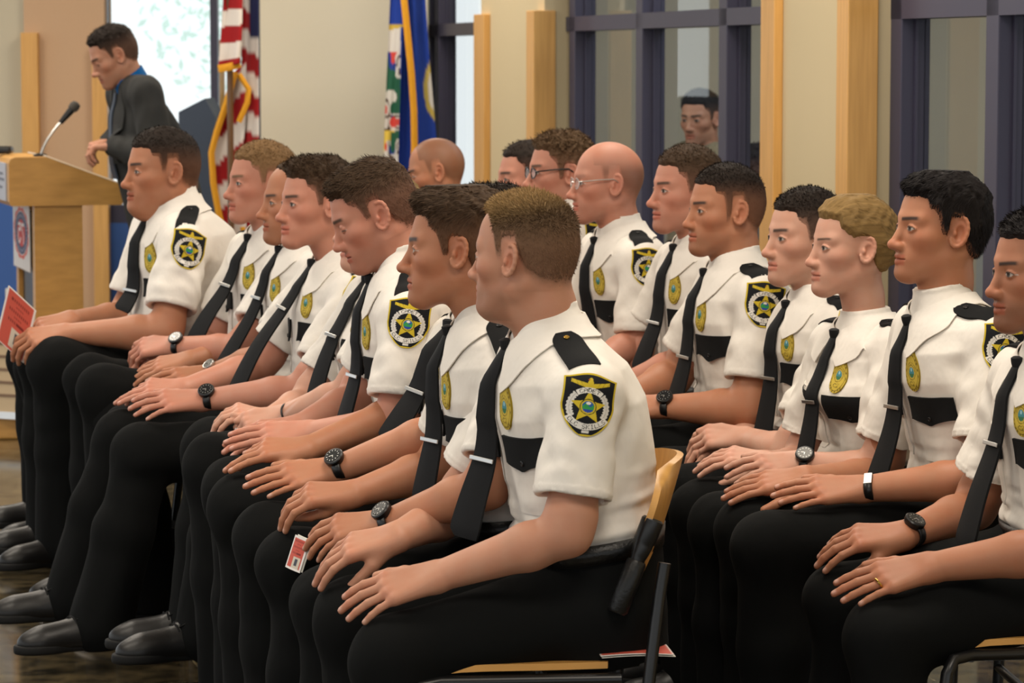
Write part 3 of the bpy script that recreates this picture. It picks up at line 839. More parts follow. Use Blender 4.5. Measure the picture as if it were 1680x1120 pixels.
        for i in range(40):
            th = 2*math.pi*i/40; 
            for h, r in ((-.04, .071), (.008+.026*(1-math.cos(th))/2, .0640)):
                V.append(N+en*h*k+cf*math.cos(th)*r*k+el_*math.sin(th)*r*k)
        Fq = [(2*i, 2*i+1, (2*i+3) % 80, (2*i+2) % 80) for i in range(40)]
        mesh_obj('collar_stand', V, Fq, M['shirt'], shirt)
    # tie
    lowpx = [L(p, p[2] if len(p) > 2 else 0) for p in c.get('tie', [])]
    uc = c.get('clip', .54)
    us = np.linspace(1.0, uc, 12); P0, D0 = chest(us, us*0); path, _ = stick(P0, D0, .007)
    path[0] = path[0]*.5+(N+ef*.075*k+eu*.012)*.5
    path = list(path)
    if not lowpx: P0, D0 = chest(np.linspace(uc, .22, 6)[1:], np.zeros(5)); q_, _ = stick(P0, D0, .008); path += list(q_)
    else: path += lowpx
    path = np.array(path)
    seg = np.concatenate([[0], np.cumsum(np.linalg.norm(np.diff(path, axis=0), axis=1))]); ss = np.linspace(0, seg[-1], 34)
    path = np.stack([np.interp(ss, seg, path[:, i]) for i in range(3)], 1)
    for rnd in range(3):
        for _ in range(26): path[1:-1] = (path[:-2]+2*path[1:-1]+path[2:])/4
        d_ = vt.sample(path)-disp(path); lim = np.where(np.arange(34) < 30, .008, -1); path[1:] += ef*np.clip(lim-d_, 0, .05)[1:, None]
    T = np.gradient(path, axis=0); T /= np.linalg.norm(T, axis=1, keepdims=True)
    tr = c.get('tietwist', 0)
    fr = ss/ss[-1]; Wd = np.interp(fr, [0, .05, .12, 1], [.014, .016, .016, .035])*k*np.interp(fr, [.965, 1], [1, .75])
    nv = 5; Gp = np.zeros((34, nv, 3)); Nn = np.zeros((34, nv, 3)); LT = []
    for i in range(34):
        tw = tr*min(1, fr[i]*5); nb_ = nrm(np.cross(el_, T[i])); nb_ = nb_ if nb_@ef > 0 else -nb_; lat = nrm(el_*math.cos(tw)-nb_*math.sin(tw)); nn = nrm(np.cross(lat, T[i])); 
        if nn@ef < 0: nn = -nn
        LT.append((lat, nn))
        for j in range(nv):
            b = j/(nv-1)*2-1; Gp[i, j] = path[i]+lat*b*Wd[i]+nn*(.004*(1-b*b))+nb_*(Wd[i]*math.sin(abs(tw))*.9); Nn[i, j] = nn
    V, F = thick_grid(Gp.reshape(-1, 3), Nn.reshape(-1, 3), .0055, 34, nv); tie = mesh_obj('tie', V, F, M['tie'], root)
    kn = MB(); kp = path[0]+ef*.006
    kn.lathe([(.008, .012), (.0135, .009), (.0135, .0), (.011, -.014), (.008, -.02)], 12, kp, np.stack([el_, ef, eu], 1)*np.array([[1.25, .8, 1]])); kn.build('knot', M['tie'], tie, True)
    if c.get('clipon', True):
        i = int(np.argmin(np.abs(ss-np.interp(0, [0], [seg[11]])))); mb = MB(); lat_, nn = LT[i]; cpn = Gp[i, 2]; up_ = nrm(np.cross(nn, lat_)); mb.box(cpn+nn*.004, (Wd[i]*2.1, .0035, .0085), np.stack([lat_, nn, up_], 1), .001); mb.build('tie_clip', M['chrome'], tie)
    KNOT = path[0]
    # pocket flaps
    uf = c.get('uflap', .635)
    for q in (1, -1):
        nu, nv = 22, 9; U, W = np.meshgrid(np.linspace(0, 1, nu), np.linspace(0, 1, nv), indexing='ij')
        th = q*np.radians(c.get('f0', 15)+c.get('fw', 50)*U); hgt = (.047+.019*(1-np.abs(2*U-1))**1.4+.005*np.abs(2*U-1)**6)*k*c.get('fh', 1)
        u = uf+.055-W*hgt/Lt-.012*(U-.5)*0
        P0, D0 = chest(u, th); P, n = stick(P0, D0, .0055+0*u)
        P = P+n*(.004*W**2*(1+.8*np.sin(U*9+seed)))[..., None]
        n = n.reshape(-1, 3); V, F = thick_grid(P.reshape(-1, 3), n, .005, nu, nv)
        if q < 0: F = F[:, ::-1]
        fo = mesh_obj('pocket_flap', V, F, M['black'], shirt)
        cpt = P[nu//2, nv-3]; nb = n.reshape(nu, nv, 3)[nu//2, nv-3]; mb = MB(); t1 = nrm(np.cross(nb, eu)); t2 = np.cross(nb, t1)
        mb.lathe([(.0055, 0), (.0055, .002), (.004, .003), (.0035, .002)], 12, cpt, np.stack([t1, t2, nb], 1)); mb.build('button', M['blackplastic'], fo, True)
        if hid: continue
        nu, nv = 16, 16; U, W = np.meshgrid(np.linspace(0, 1, nu), np.linspace(0, 1, nv), indexing='ij')
        Uc = .5+(U-.5)*np.where(W > .9, 1-.5*(W-.9)/.1*.3, 1); th = q*np.radians(c.get('f0', 15)+2+(c.get('fw', 50)-4)*Uc); u = uf+.05-W*.145*k/Lt
        P0, D0 = chest(u, th); P, n = stick(P0, D0, .0028+0*u); V, F = thick_grid(P.reshape(-1, 3), n.reshape(-1, 3), .004, nu, nv)
        mesh_obj('pocket', V, F if q > 0 else F[:, ::-1], M['shirt'], shirt)
    # badge
    if not c.get('nobadge'):
        nr, na = 26, 56; ub = uf+.168; tb = math.radians(c.get('badge_th', 30)); bwid, bh = .049*k, .090*k
        rr, aa_ = np.meshgrid(np.linspace(.0, 1, nr), np.linspace(0, 2*np.pi, na), indexing='ij')
        bx = .5*rr*np.cos(aa_); by = .5*rr*np.sin(aa_)*(1+.06*np.sin(aa_))
        th = tb+bx*bwid/(.135*k); u = ub+by*bh/Lt; P0, D0 = chest(u, th); P, n = stick(P0, D0, .004+0*u)
        C = badge_art(bx.ravel(), .5-by.ravel()); V, F = thick_grid(P.reshape(-1, 3), n.reshape(-1, 3), .004, nr, na)
        mesh_obj('badge', V, F[:, ::-1], M['paint'], shirt, np.concatenate([C, np.tile(YEL*.6, (len(C), 1))]))
    # name strip
    if c.get('name'):
        nu, nv = 90, 12; U, W = np.meshgrid(np.linspace(0, 1, nu), np.linspace(0, 1, nv), indexing='ij')
        th = -np.radians(24+44*(1-U)); u = uf+.083-W*.020*k/Lt; P0, D0 = chest(u, th); P, n = stick(P0, D0, .003+0*u)
        C = np.tile(lin(228, 222, 213), (nu*nv, 1)); tm = text_mask(c['name'], (U.ravel()-.06)/.86*(len(c['name'])*6-1), (W.ravel()-.12)/.76*7); C[tm] = lin(30, 30, 32)
        V, F = thick_grid(P.reshape(-1, 3), n.reshape(-1, 3), .003, nu, nv); mesh_obj('name_strip', V, F, M['paint'], shirt, np.concatenate([C, C]))
    # shoulder patch (left sleeve, and the right one)
    for s, q in (('L', 1), ('R', -1)):
        if s == 'R' and not c.get('rpatch'): continue
        ax = el[s]-sh[s]; UL = np.linalg.norm(ax); d = ax/UL
        outw = nrm(A(0, q, 0)+ef*c.get('ptw', .15)-(A(0, q, 0)@d)*d); outw = nrm(outw-(outw@d)*d); rt = nrm(np.cross(outw, d))*1.0
        w_, h_ = .092*k, .112*k; nu, nv = (110, 130) if S > 660 else (72, 86)
        U, W = np.meshgrid(np.linspace(-1, 1, nu), np.linspace(0, 1, nv), indexing='ij')
        hw = shield_w(W); X_ = U*hw; topc = (.035*np.cos(U*np.pi*1.0)-.01)*(1-W)**3*-1.0; Yv = W*1.18+topc*1.2
        base = sh[s]+d*(c.get('pd', -.030)*k)
        P0 = base+rt*(X_*w_)[..., None]+d*(Yv/1.18*h_)[..., None]+outw*.16; D0 = np.broadcast_to(-outw, P0.shape)
        P, n = stick(P0, D0, .0035+0*X_, v)
        edge = np.minimum(np.minimum((1-np.abs(U))*hw, (W)*1.18), 9); edge = np.where(W > .9, np.minimum(edge, (1-W)*1.4), edge)
        C = patch_art(X_.ravel(), Yv.ravel(), edge.ravel())
        V, F = thick_grid(P.reshape(-1, 3), n.reshape(-1, 3), .0035, nu, nv)
        mesh_obj('shoulder_patch', V, F if q < 0 else F[:, ::-1], M['paint'], shirt, np.concatenate([C, np.tile(YEL*.8, (len(C), 1))]))
    # epaulettes
    for s, q in (('L', 1), ('R', -1)):
        nu, nv = 20, 7; U, W = np.meshgrid(np.linspace(0, 1, nu), np.linspace(-1, 1, nv), indexing='ij')
        outp = sh[s]+A(0, q*.034*k, 0)+eu*.1; inp = N+A(0, q*.122*k, 0)+eu*.1-ef*.006
        half = np.interp(np.linspace(0, 1, nu), [0, .88, 1], [.028, .027, .014])[:, None]*k
        P0 = outp+(inp-outp)*U[..., None]+ef*(W*half)[..., None]; dirn = nrm(-eu-A(0, q*.25, 0)); P, n = stick(P0, np.broadcast_to(dirn, P0.shape), .007+0*U); P = smg(P, 3)
        V, F = thick_grid(P.reshape(-1, 3), n.reshape(-1, 3), .0065, nu, nv); ep = mesh_obj('epaulette', V, F if q > 0 else F[:, ::-1], M['black'], shirt)
        cpt = P[nu-4, nv//2]; nb = n[nu-4, nv//2]; t1 = nrm(np.cross(nb, ef)); t2 = np.cross(nb, t1); mb = MB()
        mb.lathe([(.0058, 0), (.0058, .002), (.0042, .003), (.0035, .0022)], 12, cpt, np.stack([t1, t2, nb], 1)); mb.build('button', M['gold'] if c['key'] == 'F1' else M['blackplastic'], ep, True)
    # ---- trousers
    kn_, an_ = {}, {}
    for s, q in (('L', 1), ('R', -1)):
        kn_[s] = G('k'+s, q*.13, (.46*k, q*.13, .535)); an_[s] = G('a'+s, q*.13, (kn_[s][0]-.02, kn_[s][1], .10))
    allp = np.array([H, H+eu*.28*Lt]+[kn_[s] for s in 'LR']+[an_[s] for s in 'LR'])
    hv = .0068/min(1, lod+.1); tv = Vol(np.minimum(allp.min(0)-.13, A(-.19, -.25, 0.03)), np.maximum(allp.max(0)+.13, A(.2, .25, .2)), hv)
    tv.op(torso_fn(.010, -.2, .245), allp.min(0)-.25, allp.max(0)+.25, 0)
    tv.ell((.005, 0, zh-.005), (.128*k, .180*k, .100), k=.05)
    lg = c.get('leg', 1.0)
    for s, q in (('L', 1), ('R', -1)):
        hp = A(.02, q*.088*k, zh+.008); kk = kn_[s]; aa_ = an_[s]
        tv.cone(hp, kk, .098*k*lg, .073*k*lg, k=.03); tv.ell(kk+nrm(kk-hp)*.008, A(.064, .062, .062)*k*lg, k=.04)
        tv.cone(kk-A(0, 0, .01), kk+(aa_-kk)*.5-A(.006, 0, 0), .068*k*lg, .077*k, k=.04); tv.cone(kk+(aa_-kk)*.5-A(.006, 0, 0), aa_+A(-.012, 0, -.04), .077*k, .086*k, k=.03)
    tv.op(lambda X, Y, Z: (.055-Z)+0*X+0*Y, tv.lo, tv.lo+A(9, 9, .06), .004, 'i')
    TP, TQ = tv.mesh(); TN = tv.grad(TP)
    dd = .006*vnoise(TP, (9, 9, 7), seed+7)+.005*vnoise(TP, (7, 20, 18), seed+8)*sstep(.3, .6, TP[:, 2])+.006*vnoise(TP, (22, 22, 6), seed+9)*sstep(.45, .1, TP[:, 2])
    mesh_obj('trousers', TP+TN*dd[:, None], TQ, M['pants'], root)
    for s, q in (('L', 1), ('R', -1)):
        add_shoe(root, (an_[s][0]-.01, an_[s][1], max(0, an_[s][2]-.10)), math.radians(q*6+c.get('toe', 0)))
    # belt
    n = 64; V = []; Fq = []
    for i in range(n):
        th = 2*math.pi*i/n
        for (du, gr) in ((-.036, .012), (-.036, .019), (.036, .019), (.036, .012)):
            u = .232+du; aa, bb, ce = sec(np.array(u)); aa += gr; bb += gr; ct, st = math.cos(th), math.sin(th)
            r = 1/(abs(st/aa)**2.4+abs(ct/bb)**2.4)**(1/2.4)
            V.append(H+eu*u*Lt+ef*(ct*r+ce)+el_*st*r)
    for i in range(n):
        for j in range(4): Fq.append((4*i+j, 4*i+(j+1) % 4, (4*i+4+(j+1) % 4) % (4*n), (4*i+4+j) % (4*n)))
    mesh_obj('belt', V, Fq, M['leather'], root)
    # ---- body: head, neck, arms, chest in one mesh
    hy = math.radians(c.get('hyaw', 18)-beta)-a; hp = math.radians(c.get('hpitch', 0)); hr = math.radians(c.get('hroll', 0))
    Rh = np.array(Matrix.Rotation(hy, 3, 'Z')@Matrix.Rotation(hp, 3, 'Y')@Matrix.Rotation(hr, 3, 'X')); hs = c.get('hs', 1.0)
    pr = dict(c.get('face', {})); pr.setdefault('skin', SKIN['mid']); pr['lod'] = lod*.9 if not hid else .3
    nl = Rh.T@(N-Hd)/hs
    body, hair = make_head(pr, nl, (.0023 if S > 690 else .0028) if not hid else .0045)
    tf = lambda part: (Hd+(part[0]*hs)@Rh.T, part[1], part[2])
    parts = [jt(tf(body))]
    for s, q in (('L', 1), ('R', -1)):
        ah = (.0030 if S > 640 else .0036) if not (hid or c.get('hid'+s)) else .006
        rl_ = math.radians(c.get('roll'+s, -32 if s == 'L' else 24)); po = HANDS[c.get('h'+s, 'rest')]; hk_ = k*c.get('hk', 1.03); cu_ = 1.0
        if c.get('h'+s, 'rest') not in ('hold',): wr[s], tp[s], cu_ = rest_on(tv.sample, wr[s], tp[s], q, hk_, po, rl_)
        parts.append(jt(make_arm(sh[s], el[s], wr[s], tp[s], q, hk_, ah, pr['skin'], po, rl_, c.get('girth', 1), cu_)))
    ch = Vol(np.minimum(N, H)-.25, np.maximum(N, H)+.25, .012); ch.op(torso_fn(-.02, .1, 1.0), ch.lo, ch.lo+ch.h*ch.n)
    for s in 'LR': ch.cone(N-eu*.04, sh[s], .04, .045, k=.04)
    cpq = ch.mesh(); parts.append(jt((cpq[0], cpq[1], np.tile(pr['skin'], (len(cpq[0]), 1)))))
    V, F, C = join(parts); bo = mesh_obj('body', V, F, M['skin'], root, C)
    if hair is not None:
        hv_, hf, hc_ = tf(hair); mesh_obj('hair', hv_, hf, M['hair'], root, hc_)
    # glasses
    if c.get('glasses'):
        g = MB(); X = lambda p: Hd+Rh@(A(*p)*hs)
        for s in (1, -1):
            g.tube([X((.098-.004*abs(math.cos(t)), s*.032+.025*math.cos(t), .000+.016*math.sin(t))) for t in np.linspace(0, 2*math.pi, 18)[:-1]], .0012 if c['glasses'] == 'thin' else .0022, 6, True)
            g.tube([X((.095, s*.056, .006)), X((.088, s*.068, .007)), X((.04, s*.077, .012)), X((-.004, s*.081, .014)), X((-.02, s*.082, .004))], .0016 if c['glasses'] == 'thin' else .0026, 6)
        g.tube([X((.099, .008, .003)), X((.103, 0, .005)), X((.099, -.008, .003))], .0014, 6)
        go = g.build('eyeglasses', M['chrome'] if c['glasses'] == 'thin' else M['blackplastic'], root, True)
        l = MB()
        for s in (1, -1):
            ring = [X((.0975-.004*abs(math.cos(t)), s*.032+.0245*math.cos(t), .0155*math.sin(t))) for t in np.linspace(0, 2*math.pi, 18)[:-1]]
            l.add(ring, [tuple(range(17))]); 
        l.build('lens', M['lens'], go)
    # watches
    for (s, style) in c.get('watch', []):
        q = 1 if s == 'L' else -1; ax = nrm(wr[s]-el[s]); dh = nrm(tp[s]-wr[s]); up = nrm(A(0, 0, 1)-ax[2]*ax); sd = nrm(np.cross(up, ax))
        rl = math.radians(c.get('roll'+s, 0)); cpt = wr[s]-ax*.022*k; n = 30; V = []; Fq = []; hw = {'band': .010, 'elastic': .0022}.get(style, .0105)
        Rs, Ru = .0345*k, .0262*k
        for i in range(n):
            t = 2*math.pi*i/n
            for (w, e) in ((-hw, .0), (-hw*.8, .0035), (hw*.8, .0035), (hw, .0)):
                V.append(cpt+ax*w+sd*math.cos(t)*(Rs+e)+up*math.sin(t)*(Ru+e))
        for i in range(n):
            for j in range(4): Fq.append((4*i+j, 4*i+(j+1) % 4, (4*i+4+(j+1) % 4) % (4*n), (4*i+4+j) % (4*n)))
        wo = mesh_obj({'elastic': 'hair_elastic', 'band': 'wristband'}.get(style, 'wristwatch'), V, Fq, M['chrome'] if style == 'silver' else M['blackplastic'], root)
        if style not in ('elastic',):
            fdir = nrm(up+sd*(.85 if s == 'L' else .6)); e = 1/math.sqrt((fdir@sd/Rs)**2+(fdir@up/Ru)**2)
            fb = cpt+fdir*(e+.003); t1 = ax; t2 = np.cross(fdir, t1); R = np.stack([t1, t2, fdir], 1)
            if style == 'band': mb = MB(); mb.box(fb, (.018, .030, .003), R, .001); mb.build('display', M['chrome'], wo)
            else:
                mb = MB(); rr = .0225 if style != 'silver' else .019
                mb.lathe([(rr*.9, -.006), (rr, 0), (rr, .007), (rr*.9, .0095), (rr*.78, .009)], 24, fb, R); mb.build('watch_case', M['chrome'] if style == 'silver' else M['blackplastic'], wo, True)
                mb = MB(); mb.lathe([(rr*.78, .0085), (rr*.78, .0097)], 20, fb, R); mb.build('dial', M['dialw'] if style in ('silver', 'white') else M['dialk'], wo)
                mb = MB()
                for i in range(12):
                    t = i*math.pi/6; mb.box(fb+R@A(math.cos(t)*rr*.62, math.sin(t)*rr*.62, .0101), (.0032, .0012, .0006), R@np.array(Matrix.Rotation(t, 3, 'Z')))
                mb.box(fb+R@A(.004, 0, .0103), (.010, .0014, .0006), R); mb.box(fb+R@A(0, .003, .0103), (.0014, .007, .0006), R)
                mb.build('hands_and_markers', M['chrome'] if style != 'silver' else M['blackplastic'], wo)
    if c.get('ring'):
        s = 'L'; d = nrm(tp[s]-wr[s])
        so, kd = FING[2][0]*.97*k, FING[2][1]*.97*k; up = nrm(A(0, 0, 1)-d[2]*d); sthumb = np.cross(up, d)*(-1)
        cpt = wr[s]+d*(kd+.018)+sthumb*so-up*.004; mb = MB(); ring = [cpt+sthumb*math.cos(t)*.0118+(up+d*.45)/1.1*math.sin(t)*.0118 for t in np.linspace(0, 2*math.pi, 21)[:-1]]
        mb.tube(ring, .0022, 6, True); mb.build('ring', M['gold'], root, True)
    # chair
    if not c.get('nochair'):
        cloc = O+Rw@A(c.get('chx', .13), 0, 0); get_chair(tuple(cloc), phi-math.radians(c.get('chr', 6)), c['chair'], 'beech plywood stacking chairs under the seated people')
    PEOPLE[c['key']] = dict(O=O, Rw=Rw, N=N, Hd=Hd, sh=sh, el=el, wr=wr, tp=tp, H=H, eu=eu, ef=ef, kn=kn_, an=an_, Rh=Rh, k=k, Lt=Lt, hs=hs)
    return root
SKIN = dict(mid=lin(188, 136, 110), tan=lin(178, 122, 92), fair=lin(200, 152, 130), red=lin(192, 134, 112), deep=lin(166, 112, 84))
M['dialk'] = mat('dial_dark', lin(28, 30, 32), rough=.2); M['dialw'] = mat('dial_light', lin(120, 120, 116), rough=.3)
HANDS = dict(
    rest=dict(curl=[(.22, .38, .22), (.25, .38, .22), (.28, .36, .2), (.32, .34, .2)], spread=.10),
    flat=dict(curl=[(.12, .22, .15)]*4, spread=.05),
    drape=dict(curl=[(.55, .45, .25), (.55, .5, .3), (.6, .5, .3), (.6, .45, .3)], spread=.14, thumb=(.8, .5, -.35), thumb2=(.85, .1, -.5)),
    point=dict(curl=[(.25, .25, .15), (.42, .4, .2), (.7, .8, .4), (.8, .9, .5)], spread=.16),
    clasp=dict(curl=[(.75, .9, .5), (.8, .95, .5), (.85, .95, .5), (.9, .9, .5)], spread=.03, thumb=(.9, .35, .15), thumb2=(.85, -.35, -.1)),
    hold=dict(curl=[(.55, .55, .3), (.55, .6, .35), (.55, .65, .4), (.5, .7, .4)], spread=.10, thumb=(.9, .3, -.3), thumb2=(.95, -.1, -.25)),
    pinch=dict(curl=[(.75, .85, .35), (.8, .9, .4), (.8, .9, .45), (.8, .9, .5)], spread=.05, thumb=(.9, .1, -.45), thumb2=(.95, -.25, -.2)))
